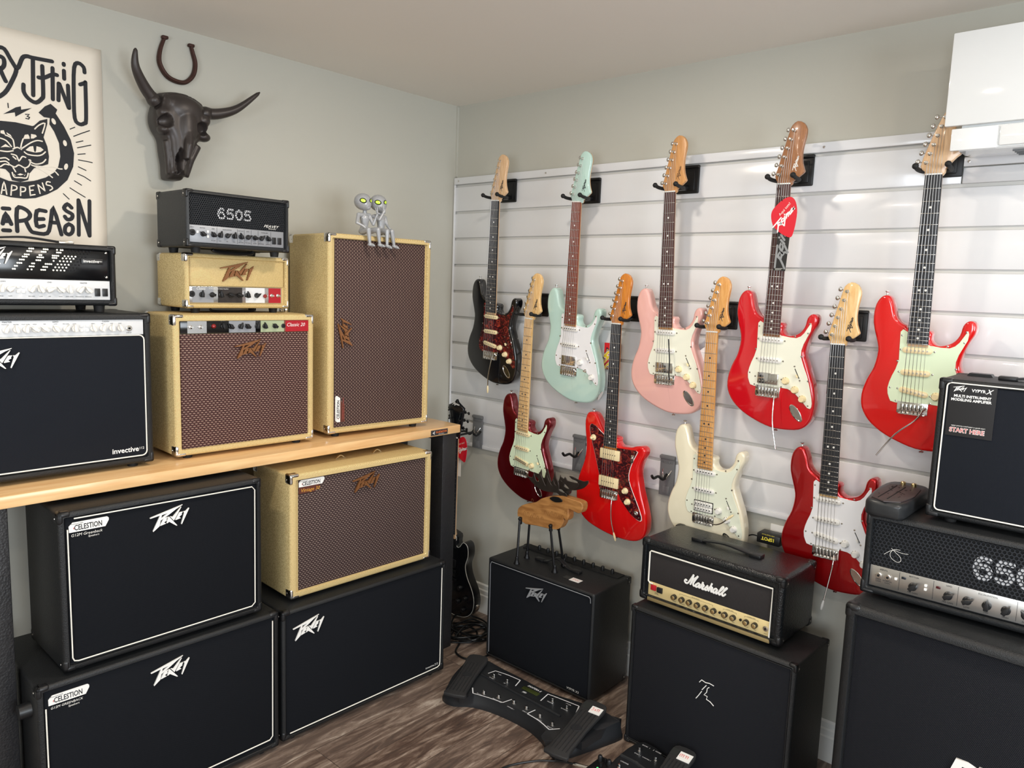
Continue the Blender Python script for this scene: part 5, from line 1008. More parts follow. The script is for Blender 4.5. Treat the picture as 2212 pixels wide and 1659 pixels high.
G_('e', 'red electric guitar with mint pickguard, partly hidden behind the small amplifier', (-.13, -2.0281, 1.8785), (-.100, -2.0257, 1.2315), ORED, NAT, EBON, NAT, MINT,
   dict(head=HEADT, arm=[(.033, .651, .008), (.020, .68, .020), (-.03, .73, .026), (-.075, .80, .026)], logo=None))
G_('f', 'metallic wine red electric guitar with mint pickguard and maple fretboard, behind the moose', (-.13, -.5893, 1.4052), (-.105, -.5508, .7588), WINE, MAPN, MAPN, MAPN, MINT,
   dict(pus='SSR', dot=INK, nk=2))
G_('g', 'bright red offset body electric guitar with tortoiseshell pickguard and two cream pickups', (-.13, -1.0153, 1.4093), (-.115, -1.0062, .7618), ORED, ORG, EBON, ORG, TORT,
   dict(shape='jazz', arm=[(.033, .651, .008), (.034, .68, .018), (.040, .74, .022), (.055, .79, .022)], armtip=CREAM))
G_('h', 'cream white electric guitar with maple fretboard, behind the gold panel amplifier head', (-.13, -1.4021, 1.4048), (-.115, -1.4044, .7572), VW, MAPD, MAPD, MAPD, mat('pale_mint_guard', '#e8ecd8', .25),
   dict(pus='SSZ', pu=PARCH, pole=INK, kn=PARCH, dot=INK, jack=PLAST, arm=[(.033, .651, .008), (.06, .652, .024), (.085, .642, .028), (.108, .622, .028)], armtip=CREAM, armm=NICK))
G_('i', 'metallic candy red electric guitar with white pickguard and black fretboard, low on the right', (-.13, -1.8149, 1.3948), (-.110, -1.8246, .7474), CAR, MAPN, EBON, MAPN, WG,
   dict(pu=PARCH, kn=PARCH, arm=[(.033, .651, .008), (.034, .68, .018), (.026, .74, .024), (.016, .80, .026)], armtip=PARCH))
G_('j', 'black single cutaway electric guitar hanging in the corner beside the workbench', (-.200, -.2457, .8667), (-.165, -.196, .2407), mat('satin_black_lacquer', '#101216', .2, coat=.6), NAT, EBON, mat('satin_black_lacquer', '#101216', .2), None,
   dict(shape='single', head=HEADL, tun=BLACKM, logo=PARCH), group=None)

# hangers
def hanger(N, label, off=0.0):
    y, z = N.y + off, N.z
    r = tag(empty('guitar_hanger', loc=(-.002, y, z+.056)), label, 'guitar hanger', 'black guitar hangers on the slatted wall')
    p = MB(); p.box((-.004, 0, 0), (.010, .088, .096), bev=.004); p.box((-.008, 0, -.004), (.008, .062, .070), bev=.004); p.box((-.010, 0, .044), (.014, .092, .010), bev=.003); p.build('plate', BLACKM, r)
    dy = N.y - y; zf = -.040
    MB().tube([(-.008, dy*.2, -.028), (-.075, dy*.8, -.036)], .010, 12).build('stem', PLAST, r)
    for s_ in (-1, 1):
        P = smooth_path([(-.068, dy*.8, -.036), (-.078, dy+s_*.020, -.038), (-.096, dy+s_*.036, zf), (-.135, dy+s_*.040, zf+.001), (-.158, dy+s_*.040, zf+.006)], 4)
        a = MB().tube(P, .0062, 10).build('fork_arm', RUB, r); MB().ball(P[-1], .0088, 2).build('end_ball', RUB, a)
    return r
for k, t in zip('abcdefghi', ['holding the black guitar', 'holding the pale green guitar', 'holding the pink guitar', 'holding the red guitar with tags', 'below the air conditioner corner', 'holding the wine red guitar', 'holding the offset body guitar', 'holding the cream white guitar', 'holding the candy red guitar']):
    hanger(GU[k][1].translation, 'black plastic guitar hanger fork ' + t, {'a': .035, 'b': .02, 'f': .04, 'h': .012}.get(k, 0))
# grey long hooks on the lowest slat
PGREY = mat('grey_hook_plate', '#6e7072', .5)
def utility_hook(y, z, label, long=False):
    r = tag(empty('utility_hook', loc=(-.004, y, z)), label, 'wall hook')
    p = MB(); p.box((-.003, 0, 0), (.006, .062, .155), bev=.002); p.box((-.006, 0, .070), (.012, .064, .012), bev=.002); p.box((-.006, 0, -.055), (.005, .03, .03), bev=.002); p.build('hook_plate', PGREY, r)
    text('plate_lettering', 'PROSLAT', .0125, T(-.0066, 0, .050) @ Matrix.Rotation(-pi/2, 4, 'Z') @ FRONT, mat('grey_print', '#55575a', .6), r)
    MB().tube(smooth_path([(-.004, .018, .022), (-.016, .010, .002), (-.018, 0, -.012), (-.016, -.010, .002), (-.004, -.018, .022)], 4), .0026, 8).build('brace', CHROME, r)
    MB().lathe([(.006, 0), (.006, .004), (.003, .005), (.003, .010), (.0005, .010)], (-.006, 0, -.056), axis='x', seg=12).build('clamp_bolt', NICK, r).rotation_euler = (0, 0, 0)
    ln = .19 if long else .10
    for s_ in ((-1, 1) if long else (1,)):
        yy = s_*.022 if long else 0
        MB().tube(smooth_path([(-.006, yy, .005), (-.03, yy, -.010), (-.05, yy, -.002), (-.07, yy*1.1, .008), (-ln, yy*1.1, .006), (-ln-.014, yy*1.1, .018)], 4), .0052, 10).build('prong', BLACKM, r)
    return r
utility_hook(-.2039, .862, 'grey plate with long black hook carrying the black corner guitar', True)
utility_hook(-.7871, .862, 'grey plate with black hook between the wine red and offset body guitars')
utility_hook(-1.1994, .850, 'grey plate with black hook beside the cream white guitar')

# swing tags
def pick_tag(name, M_, label, m, s=1.0, script=True, ang=50):
    r = tag(empty(name, M_), label, 'tag')
    MB().puck([(q.x*s, q.y*s) for q in smooth_path([(a, b, 0) for a, b in D_['PK']], 3, True)], -.0006, .0006, .0003, seg=1).build('card', m, r)
    if script:
        Mr = Matrix.Rotation(rad(ang), 4, 'Z')
        strokes('script_lettering', [[(q[0]*.086*s, q[1]*.080*s) for q in g] for g in D_['TG']], .0040*s, T(0, -.006, .0009) @ Mr, WHITE, r, sm=2)
        text('small_lettering', 'Aqui tem!', .012*s, T(-.003, .024, .0009) @ Mr, PARCH, r)
    return r
GF = lambda y, z, x: Matrix(((0, 0, -1, x), (-1, 0, 0, y), (0, 1, 0, z), (0, 0, 0, 1)))     # drawing plane facing the room, on the right wall
REDC = mat('red_card', '#d3152b', .35)
tg_ = pick_tag('pick_tag', GF(-1.6315, 1.7764, -.150), 'red plectrum shaped card hanging on the neck of a red guitar', REDC)
MB().tube(smooth_path([(-.012, .048, .001), (-.02, .075, .006), (-.024, .11, .010), (-.02, .14, .006)], 4), .0007, 5).build('cord', DARK, tg_)
bt = tag(empty('name_tag', GF(-1.6280, 1.690, -.1455) @ Matrix.Rotation(rad(-3), 4, 'Z')), 'narrow black card hanging below the red plectrum card on the guitar neck', 'tag', None)
MB().box((0, .010, 0), (.0385, .175, .0010)).build('card', mat('black_card', '#151515', .5), bt, smooth=False)
strokes('script_lettering', [[(q[0]*.155, q[1]*.115) for q in g] for g in D_['TG']], .0062, T(.002, .008, .0008) @ Matrix.Rotation(pi/2, 4, 'Z'), mat('grey_print_light', '#8b8d8e', .4), bt, sm=2)
strokes('small_line', [[(-.013, -.072), (.010, -.070)], [(-.013, -.0755), (.006, -.074)]], .0009, T(0, 0, .0008), PARCH, bt, sm=1)
ct = tag(empty('barcode_tag', GF(-1.6010, 1.765, -.1405)), 'small grey card on a black cord behind the red plectrum card', 'tag')
MB().box((0, 0, 0), (.022, .075, .0008)).build('card', mat('grey_card', '#77787a', .5), ct, smooth=False)
MB().tube(smooth_path([(0, .035, .001), (-.002, .08, .004), (-.004, .115, .008)], 4), .0006, 5).build('cord', DARK, ct)
pick_tag('pick_tag', GF(-.268, .815, -.172), 'red plectrum shaped card on the black guitar in the corner', REDC, .92, True, 20)
MB_ = tag(MB().box((0, 0, 0), (.001, .02, .10)).build('barcode_tag', PARCH), 'small white card hanging below the red card in the corner', 'tag'); MB_.location = (-.160, -.243, .735)
wt_ = pick_tag('pick_tag', GF(-1.352, 1.297, -.060), 'white back of a plectrum shaped card behind the cream guitar neck', mat('white_card', '#e9e6e6', .5), .93, False)
for k in range(7): strokes('small_line', [[(-.02, .03-.007*k), (.018 if k % 2 else .022, .03-.007*k)]], .0009, T(0, 0, .0008), GREYP, wt_, sm=1)
d_ = tag(MB().box((0, 0, 0), (.03, .0012, .085), bev=.0004).build('hang_tag', mat('dark_red_card', '#5a1a22', .5)), 'dark card seen edge on beside the candy red guitar neck', 'tag'); d_.location = (-.105, -1.792, 1.285)
# colourful strap packet
def m_multi():
    m, nt, b = nmat('multicolour_print'); v, x, y, z = xyz(nt)
    n = nt.nodes.new('ShaderNodeTexWave'); n.inputs['Scale'].default_value = 14; n.inputs['Distortion'].default_value = 14; n.inputs['Detail'].default_value = 1; nt.links.new(v, n.inputs['Vector'])
    cr = nt.nodes.new('ShaderNodeValToRGB'); cr.color_ramp.interpolation = 'CONSTANT'; nt.links.new(n.outputs['Fac'], cr.inputs[0]); e = cr.color_ramp.elements
    e[0].color = srgb('#d8232a'); e[1].position = .85; e[1].color = srgb('#f0d23a')
    for p, c in ((.18, '#1c2a44'), (.32, '#f08a3a'), (.45, '#2aa394'), (.6, '#d8437a'), (.72, '#f3e4c8')): k = e.new(p); k.color = srgb(c)
    nt.links.new(cr.outputs[0], b.inputs['Base Color']); b.inputs['Roughness'].default_value = .4; return m
pk = tag(MB().box((0, 0, 0), (.004, .075, .105), bev=.001).build('gift_packet', m_multi()), 'multicoloured patterned packet behind the black neck of the offset guitar', 'packet'); pk.location = (-.008, -.925, 1.275)
# socket plate and pedal power supply
ot = tag(MB().box((-.003, 0, 0), (.006, .075, .118), bev=.002).build('wall_outlet', TRIMM), 'white wall outlet plate behind the power supply', 'outlet'); ot.location = (.012, -1.640, .700)
ps = tag(empty('power_adapter', loc=(-.030, -1.625, .724)), 'small black pedal power adapter with yellow letters plugged in behind the amp head', 'power adapter')
MB().box((-.004, 0, -.002), (.058, .080, .034), bev=.004).build('housing', PLAST, ps)
text('lettering', '1SPOT', .016, T(-.0335, 0, .000) @ Matrix.Rotation(-pi/2, 4, 'Z') @ FRONT @ Matrix.Rotation(pi, 4, 'Z'), mat('yellow_print', '#e8d84a', .5), ps, bold=.0006)
text('lettering', 'with Visual Sound', .006, T(-.0335, 0, .0135) @ Matrix.Rotation(-pi/2, 4, 'Z') @ FRONT @ Matrix.Rotation(pi, 4, 'Z'), mat('yellow_print', '#e8d84a', .5), ps)
MB().tube(smooth_path([(-.01, .042, -.006), (-.01, .065, -.006), (-.01, .085, -.020), (-.01, .10, -.05), (.03, .11, -.12), (.032, .11, -.71)], 4), .0022, 6).build('cable', BLACKM, ps)

# ---------------- poster ----------------
PAPER = mat('poster_paper', '#e8dfd0', .7, var=(.05, 3), bump=(5, .25))
x0, x1, z0, z1 = -2.12, -1.5185, 1.47, 2.212
po = tag(empty('poster', loc=(0, 0, 0)), 'cream paper poster with black cat and horseshoe drawing and hand lettering', 'poster')
mb = MB(); nx, nz = 18, 22; gr = []
for j in range(nz+1):
    row = []
    for i in range(nx+1):
        u, v = i/nx, j/nz; e = .0035 + .0006*sin(u*5+v*3) * sin(v*7+1)
        row.append(Vector((x0+(x1-x0)*u, -max(.0016, e*.7), z0+(z1-z0)*v + .004*(1-u)*0)))
    gr.append(row)
def psurf(x, z):
    i = min(nx-1e-6, max(0, (x-x0)/(x1-x0)*nx)); j = min(nz-1e-6, max(0, (z-z0)/(z1-z0)*nz)); a, b = int(i), int(j); s, t = i-a, j-b
    return (gr[b][a].y*(1-s)+gr[b][a+1].y*s)*(1-t) + (gr[b+1][a].y*(1-s)+gr[b+1][a+1].y*s)*t
vv = [v for r_ in gr for v in r_]; fs = [(j*(nx+1)+i, j*(nx+1)+i+1, (j+1)*(nx+1)+i+1, (j+1)*(nx+1)+i) for j in range(nz) for i in range(nx)]
mb.vf(vv, fs); sheet = mb.build('paper', PAPER, po, thr=60)
sol = sheet.modifiers.new('thickness', 'SOLIDIFY'); sol.thickness = .0003
def drape(o, off):
    for v in o.data.vertices: v.co.y = psurf(v.co.x, v.co.z) - off
PS = D_['PS']
lower = T(0, 0, 0) @ FRONT
def shift(polys): return [[(p[0], p[1]) for p in g] for g in polys]
o = fill('drawing', [g for g in shift(PS['black'])][:1] + [], lower, INK, po); drape(o, .0012)
o = fill('horseshoe_drawing', shift(PS['black'])[1:2], lower, INK, po); drape(o, .0012)
o = fill('cat_drawing', shift(PS['black'])[2:3], lower, INK, po); drape(o, .0013)
PW = PAPER
for i, g in enumerate(shift(PS['white'])): o = fill('drawing_detail', [g], lower, PW, po); drape(o, .0017)
o = strokes('cat_lines', shift(PS['wl']), .0036, lower, PW, po, sm=3); drape(o, .0019)
o = strokes('hand_lettering', shift(PS['thick']), .0112, lower, INK, po, sm=3); drape(o, .0012)
o = strokes('ray_lines', shift(PS['thin']), .0028, lower, INK, po, sm=1); drape(o, .0012)

# ---------------- skull ----------------
BRONZE = mat('dark_bronze_resin', '#3a3432', .38, .25, bump=(40, .25), var=(.35, 14))
def remeshed(name, mb, m, parent, vox, it=4, fac=.6):
    o = mb.build(name, m, parent, thr=180)
    a = o.modifiers.new('merge', 'REMESH'); a.mode = 'VOXEL'; a.voxel_size = vox; a.use_smooth_shade = True
    s_ = o.modifiers.new('smooth', 'SMOOTH'); s_.iterations = it; s_.factor = fac
    return o
sk = tag(empty('bull_skull', loc=(-1.306, -.01, 1.98)), 'dark bronze coloured horned bull skull hung on the wall', 'skull')
q = MB()
def E_(x, y, z, rx, ry, rz, rot=None): q.ball((x, y, z), 1, 3, (rx, ry, rz), rot)
SKO = [(q.x+1.306, q.y-1.98) for q in smooth_path([(a, b, 0) for a, b in D_['SK']], 3, True)]
q.puck(SKO, -.022, .070, .030, mp=lambda x, y, z: (x, -.012-z, y), seg=6)
q.puck([(x*.90, y*.93+.004) for x, y in SKO], .04, .090, .034, mp=lambda x, y, z: (x, -.012-z, y), seg=6)
E_(.004, -.088, .085, .058, .022, .040); E_(.008, -.096, .03, .030, .016, .07)
E_(-.060, -.080, .064, .024, .022, .020); E_(.066, -.080, .062, .024, .022, .020)          # brow ridges
E_(-.062, -.075, .012, .020, .022, .016); E_(.068, -.075, .010, .024, .022, .016)
q.tube([(.012, -.095, .02), (.004, -.108, -.03), (-.004, -.110, -.075)], [.016, .016, .010], 12)  # nasal bone
q.tube([(-.050, -.07, -.02), (-.046, -.070, -.07), (-.040, -.065, -.122)], [.014, .012, .013], 10); q.tube([(.050, -.07, -.02), (.026, -.072, -.07), (.008, -.065, -.125)], [.014, .012, .013], 10)
def baked(o):
    bpy.context.view_layer.update()
    me = bpy.data.meshes.new_from_object(o.evaluated_get(bpy.context.evaluated_depsgraph_get())); o.modifiers.clear(); o.data = me; return o
skull = baked(remeshed('skull_bone', q, BRONZE, sk, .0030, 5))
for v in skull.data.vertices:
    if v.co.y > -.02: continue
    for cx, cz, rx, rz, dp in ((-.060, .038, .019, .021, .030), (.056, .033, .021, .021, .030), (-.024, -.088, .0105, .034, .030), (-.018, -.062, .008, .022, .02)):
        q_ = ((v.co.x-cx)/rx)**2 + ((v.co.z-cz)/rz)**2
        if q_ < 1: v.co.y += dp*(1-q_)**.5
for p_ in skull.data.polygons: p_.use_smooth = True
skull.data.materials.clear(); skull.data.materials.append(BRONZE)
Hn = lambda pts, rs: MB().tube(smooth_path(pts, 5), [r for r in rs], 14)
def horn(pts, r0, nm):
    P = smooth_path(pts, 6); n = len(P); R_ = [max(.004, r0*(1-(i/(n-1))**1.9*.76)) if i < n-1 else .002 for i in range(n)]
    b = MB().tube(P, R_, 16).build(nm, BRONZE, sk, thr=60)
    d = (P[1]-P[0]).normalized(); MB().tube([P[0]-d*.008, P[0]+d*.004, P[0]+d*.018], [r0*1.12, r0*1.18, r0*1.0], 16).build('horn_base', BRONZE, b, thr=80)
horn([(-.080, -.055, .100), (-.115, -.065, .135), (-.148, -.085, .185), (-.152, -.10, .235)], .019, 'horn')
horn([(.085, -.055, .092), (.13, -.065, .098), (.19, -.08, .125), (.262, -.10, .190)], .019, 'horn')
# horseshoe
RUST = mat('rusty_iron', '#452b24', .6, .4, bump=(160, .5), var=(.3, 40))
hsx = [(-1.325, 2.297), (-1.340, 2.255), (-1.343, 2.215), (-1.322, 2.180), (-1.290, 2.168), (-1.258, 2.172), (-1.232, 2.200), (-1.224, 2.238), (-1.232, 2.272), (-1.238, 2.293)]
P = smooth_path([(x+1.285, -.010, z-2.23) for x, z in hsx], 5); n = len(P)
hsr = tag(MB().tube(P, [.0095+.0035*sin(pi*i/(n-1)) for i in range(n)], 12, sq=(.55, 1)).build('horseshoe', RUST, thr=60), 'rusty brown horseshoe on the wall above the bull skull', 'horseshoe'); hsr.location = (-1.285, 0, 2.23)
for s_, i_ in ((-1, 0), (1, -1)): MB().box((P[i_].x, -.012, P[i_].z), (.020, .016, .010), bev=.003).build('heel', RUST, hsr)

# ---------------- alien figurines ----------------
SILV = mat('silver_grey_resin', '#a3a5a8', .32, .15, var=(.06, 60)); EYEG = mat('lime_eye', '#cdf03c', .25, coat=1); EYEB = mat('eye_rim', '#0c0c0c', .4)
def alien(J, label, pose):
    J = {k: Vector(v) for k, v in J.items()}
    o0 = Vector((J['pel'].x, J['pel'].y, 1.700)); J = {k: v - o0 for k, v in J.items()}
    r = tag(empty('alien_figurine', loc=o0), label, 'figurine', 'silver alien figurines')
    m = MB()
    def cap(a, b, ra, rb):
        ra, rb = ra*1.22, rb*1.22
        m.tube([a, (Vector(a)+Vector(b))/2, b], [ra, (ra+rb)/2, rb], 12); m.ball(a, ra, 2); m.ball(b, rb, 2)
    up = Vector((0, 0, 1))
    cap(J['pel'], J['waist'], .0125, .0110); cap(J['waist'], J['chest'], .0110, .0140)
    m.ball(J['chest'], 1, 2, (.0185, .0115, .0165)); m.ball(J['pel'] + Vector((0, .004, -.004)), 1, 2, (.0175, .014, .0125))
    cap(J['sL'], J['sR'], .0068, .0068); cap(J['chest'] + up*.008, J['neck2'], .0068, .0058)
    for a, b, c_, d in (('sL', 'eL', 'wL', 'hL'), ('sR', 'eR', 'wR', 'hR')):
        cap(J[a], J[b], .0062, .0048); cap(J[b], J[c_], .0048, .0036); m.ball(J[d], 1, 2, (.0048, .0042, .0052))
        cap(J[c_], J[d], .0036, .0040)
    for a, b, c_, d in (('hpL', 'kL', 'aL', 'tL'), ('hpR', 'kR', 'aR', 'tR')):
        cap(J[a], J[b], .0096, .0078); cap(J[b], J[c_], .0076, .0045); cap(J[c_] + Vector((0, .003, -.004)), (J[c_]*.35+J[d]*.65), .0052, .0050)
        dr = (J[d]-J[c_]); dr.z = 0; dr.normalize(); sd = Vector((-dr.y, dr.x, 0))
        for k in range(5): cap((J[c_]*.4+J[d]*.6) + sd*(.0026*(k-2)), Vector((J[d].x, J[d].y, J[c_].z*.15+J[d].z*.85)) + sd*(.0028*(k-2)) - dr*.0008*abs(k-1), .0024, .0020)
    # head: egg shaped skull with narrow chin and a nose
    hd = J['head']; ch = J['chin']; ax = (ch-hd).normalized()
    m.ball(hd, 1, 3, (.0325, .031, .0300)); m.ball(hd*.65+ch*.35, 1, 3, (.0255, .0245, .024)); m.ball(hd*.35+ch*.65, 1, 3, (.0185, .018, .017)); m.ball(ch, 1, 3, (.0105, .010, .0095))
    cap(J['neck2'], hd*.4+ch*.6 + Vector((-.004, .006, 0)), .0060, .0085)
    m.ball(J['mouth'], .0042, 2, (1.3, 1, .6)); m.ball(J['mouth'] + Vector((.001, 0, .0085)), .0032, 2, (.7, 1, 1.6)); m.ball((J['e1']+J['e2'])/2*1.0 + (hd*.0) + Vector((0, -.001, .002)), .004, 2, (.8, .8, 1.6))
    # fingers
    def fing(base, dirs, ln, rr_=.0019):
        for k, d in enumerate(dirs):
            d = Vector(d).normalized(); cap(base, base + d*ln*.55, rr_*1.15, rr_); cap(base + d*ln*.55, base + d*ln + Vector((0, 0, -.0015)), rr_, rr_*.8)
    if pose == 1:
        fing(J['hL'], [(.5, -.8, -.35), (.8, -.6, -.2), (1, -.3, -.1), (.2, -.9, -.5), (1, .1, .25)], .012)
        cap(J['hR'], J['f1'], .0024, .0018); cap(J['hR'] + Vector((.001, 0, .002)), J['f2'], .0024, .0018)
        for k in range(2): cap(J['hR'] + Vector((.004-.003*k, -.003, .002)), J['hR'] + Vector((.003-.003*k, -.0085, -.001)), .0021, .0019)
        cap(J['hR'] + Vector((-.003, -.003, -.001)), J['hR'] + Vector((.000, -.009, .001)), .0021, .0018)
    else:
        cap(J['hL'], J['f1'], .0024, .0017)
        for k in range(3): cap(J['hL'] + Vector((.004, -.001, .001-.003*k)), J['f2'] + Vector((-.001, 0, -.001-.003*k)), .0021, .0019)
        cap(J['hL'] + Vector((.002, -.002, .004)), J['f2'] + Vector((.001, -.002, .004)), .002, .0017)
        fing(J['hR'], [(.3, -.8, -.4), (.6, -.7, -.35), (.0, -.9, -.45), (.9, -.4, -.2), (-.5, -.5, .1)], .010)
    remeshed('body', m, SILV, r, .0009, 2, .4)
    for k, rx in (('e1', 1.0), ('e2', .72)):
        c_ = J[k]; nd = (c_-hd).normalized(); rt = nd.to_track_quat('Y', 'Z').to_matrix()
        tl = Matrix.Rotation(rad(-12 if k == 'e1' else 14), 3, 'Y'); base = hd + nd*.0288
        MB().ball(base - nd*.0, .0112*rx**.3, 3, (1.14, .34, .84), rt @ tl).build('eye_rim', EYEB, r)
        MB().ball(base + nd*.0012, .0092*rx**.3, 3, (1.12, .34, .78), rt @ tl).build('eye', EYEG, r)
alien(D_['J1'], 'silver alien figurine making a peace sign, sitting on the tall tweed cabinet', 1)
alien(D_['J2'], 'silver alien figurine with a finger on its lips, sitting on the tall tweed cabinet', 2)

# ---------------- moose ----------------
WOODM = m_wood('carved_pine', '#8a5a2c', '#b5824a', 'y', 14, 4, .5, .1)
mo = tag(empty('moose_figurine', loc=(-.215, -.77, .434)), 'wooden moose figure with dark metal antlers and stick legs on the black combo', 'moose figure')
def flat(P, k=3): return [(q.x, q.y) for q in smooth_path([(a, b, 0) for a, b in P], k, True)]
mpv = lambda x, y, z: (-.215+.215+z, -x+.77, y-.434)
b_ = MB().puck(flat(D_['MB'], 2), -.022, .014, .002, mp=mpv, seg=1).build('body', WOODM, mo)
cvm = mat('carved_line', '#7a4d22', .7); pts_ = []
random.seed(3)
for k in range(16):
    yy = .70+.017*(k % 13) + random.uniform(0, .006); zz = .635+.028*(k // 6) + random.uniform(-.006, .006)
    if yy < .725 and zz > .66: continue
    pts_.append([(yy-.005, zz-.004), (yy-.004, zz+.005), (yy, zz+.007), (yy+.004, zz+.004), (yy+.005, zz-.004)])
strokes('carved_marks', [[(a, b) for a, b in g] for g in pts_], .0013, Matrix(((0, 0, 0, -.0224), (-1, 0, 0, .77), (0, 1, 0, -.434), (0, 0, 0, 1))), cvm, b_)
IRON = mat('cast_iron', '#1b1b1d', .38, .5); AB = mat('antler_bronze', '#37312d', .4, .5, var=(.4, 30))
for nm, dx, bow in (('A1', -.010, -.05), ('A2', -.004, -.03), ('A3', .03, .02)):
    an = MB().puck(flat(D_[nm], 2), -.0022, .0022, .0012, mp=lambda x, y, z: (dx + z + bow*max(0, y-.735), -x+.77, y-.434), seg=1).build('antler', AB, mo)
an = MB().puck(flat([(a-.012, b+.004) for a, b in D_['A1']], 2), -.0022, .0022, .0012, mp=lambda x, y, z: (.030 + z + .25*max(0, y-.74), -x+.77, y-.434), seg=1).build('antler', AB, mo)
MB().tube([(-.012, .77-.893, .318), (.03, .77-.88, .318)], .007, 10).build('antler_mount', IRON, mo)
MB().puck(flat(D_['EAR'], 2), -.026, -.0225, .0012, mp=mpv, seg=1).build('ear', IRON, mo)
for (fx_, fy, tx, ty, tz) in ((-.273, -.699, -.245, -.683, .610), (-.193, -.684, -.190, -.690, .610), (-.233, -.861, -.243, -.838, .618), (-.150, -.842, -.190, -.835, .610)):
    a = Vector((fx_+.215, fy+.77, 0)); b = Vector((tx+.215, ty+.77, tz-.434)); d = (b-a).normalized()
    l = MB(); l.tube([a + d*.016, b], [.0052, .0046], 10); l.ball(b, .0075, 2); l.box(b + Vector((.004, 0, -.008)), (.012, .012, .03), bev=.003)
    l.lathe([(.0125, 0), (.0125, .003), (.009, .010), (.0068, .020), (.0072, .026), (.0055, .030)], a, seg=16); l.build('leg', IRON, mo)

# ---------------- pedal boards ----------------
PB = mat('pedalboard_plastic', '#1e2023', .42, bump=(300, .15)); PBR = mat('pedal_rubber', '#232324', .65); SIL = mat('silver_print', '#e4e5e8', .35)
def foot_switch(par, x, y, z):
    s_ = MB(); s_.lathe([(.0080, 0), (.0080, .0025), (.0055, .003), (.0052, .011), (.0045, .013), (.0005, .0135)], (x, y, z), seg=16); s_.build('foot_switch', CHROME, par)
def expr_pedal(par, a, b, wd, za, zb, lab=None):
    """rocker pedal tread from a (heel, near) to b (toe, far)"""
    a, b = Vector((a[0], a[1], za)), Vector((b[0], b[1], zb)); d = (b-a).normalized(); s_ = Vector((-d.y, d.x, 0)).normalized(); n_ = d.cross(s_); n_ = -n_ if n_.z < 0 else n_; L_ = (b-a).length
    P = [(-wd*.46, 0), (wd*.46, 0), (wd*.42, .03), (wd*.40, L_*.5), (wd*.46, L_*.8), (wd*.47, L_-.02), (wd*.30, L_), (-wd*.30, L_), (-wd*.47, L_-.02), (-wd*.46, L_*.8), (-wd*.40, L_*.5), (-wd*.42, .03)]
    mp = lambda x, y, z: a + s_*x + d*y + n_*z
    p = MB().puck(flat(P, 2), -.014, 0, .004, mp=mp).build('pedal_tread', PBR, par)
    g = MB()
    for k in range(-2, 3): g.puck([(k*wd*.15-.001, L_*.08), (k*wd*.15+.001, L_*.08), (k*wd*.15+.001, L_*.78), (k*wd*.15-.001, L_*.78)], -.0005, .0012, 0, mp=mp)
    g.build('grip_ribs', PB, p)
    MB().puck([(cos(t)*.02, L_*.48+sin(t)*.016) for t in [2*pi*i/24 for i in range(24)]], 0, .0016, .0006, mp=mp, seg=1).build('emblem_disc', PB, p)
    return p, mp, L_
sp_ = tag(empty('foot_controller', loc=(-.5, -.95, 0)), 'long curved black foot controller with two rocker pedals and ten switches on the floor', 'pedalboard')
base = [(-.655, -.690), (-.652, -.745), (-.607, -.800), (-.579, -.897), (-.573, -1.028), (-.597, -1.120), (-.628, -1.175), (-.625, -1.222), (-.50, -1.268), (-.385, -1.300), (-.368, -1.27), (-.358, -1.20), (-.372, -1.12), (-.40, -.99), (-.396, -.85), (-.395, -.76), (-.390, -.66), (-.42, -.60), (-.55, -.63), (-.62, -.665)]
OB = smooth_path([(x+.5, y+.95, 0) for x, y in base], 3, True)
# higher at the back (large x), lower at the front
def hz(p, k): return Vector((p.x*k[0], p.y*k[0] if False else p.y, 0))
cx_, cy_ = .0, 0.0
lo = []
for ins, z in ((0, 0), (0, .012), (.004, .020), (.012, 1), (.016, 1.02)):
    ring = []
    n_ = len(OB)
    for i, p in enumerate(OB):
        e = (OB[(i+1) % n_]-OB[i-1]).normalized(); nn = Vector((-e.y, e.x, 0))
        if (Vector((-.01, -.0, 0))-p).dot(nn) < 0: nn = -nn
        q2 = p + nn*ins; top = .041 + max(0, min(1, (q2.x+.15)/.24))*.021
        ring.append((q2.x, q2.y, z if z < .9 else top + (z-1)*.1))
    lo.append(ring)
b0 = MB().loft(lo).build('base', PB, sp_, thr=30)
def topz(x): return .0430 + max(0, min(1, (x+.5+.15)/.24))*.021
rib = MB().tube(smooth_path([(-.492+.5, -.73+.95, .058), (-.495+.5, -.85+.95, .0575), (-.497+.5, -1.0+.95, .0575), (-.50+.5, -1.12+.95, .057)], 4), .005, 8).build('ridge', PB, b0)
Mt = Matrix(((0, 1, 0, 0), (-1, 0, 0, 0), (0, 0, 1, 0), (0, 0, 0, 1)))      # drawing x -> -world y, drawing y -> +world x
def pbl(x, y, dz=.002): return T(x+.5, y+.95, topz(x)+dz) @ Matrix.Rotation(rad(-5), 4, 'Y') @ Mt
for x, y in ((-.470, -.776), (-.463, -.837), (-.446, -1.042), (-.446, -1.107), (-.572, -.821), (-.556, -.880), (-.545, -.944), (-.541, -1.0), (-.545, -1.066), (-.552, -1.127)): foot_switch(sp_, x+.5, y+.95, topz(x)-.001)
def wline(pts, wd_=.004):
    Q = [Vector((x+.5, y+.95, topz(x)+.0018)) for x, y in pts]; m = MB(); Q = smooth_path(Q, 3)
    for i, (a, b) in enumerate(zip(Q, Q[1:])):
        d = (b-a); nn = Vector((-d.y, d.x, 0)).normalized()*wd_/2; m.vf([a-nn, b-nn, b+nn, a+nn], [(0, 1, 2, 3)])
    m.build('trim_line', SIL, b0, smooth=False)
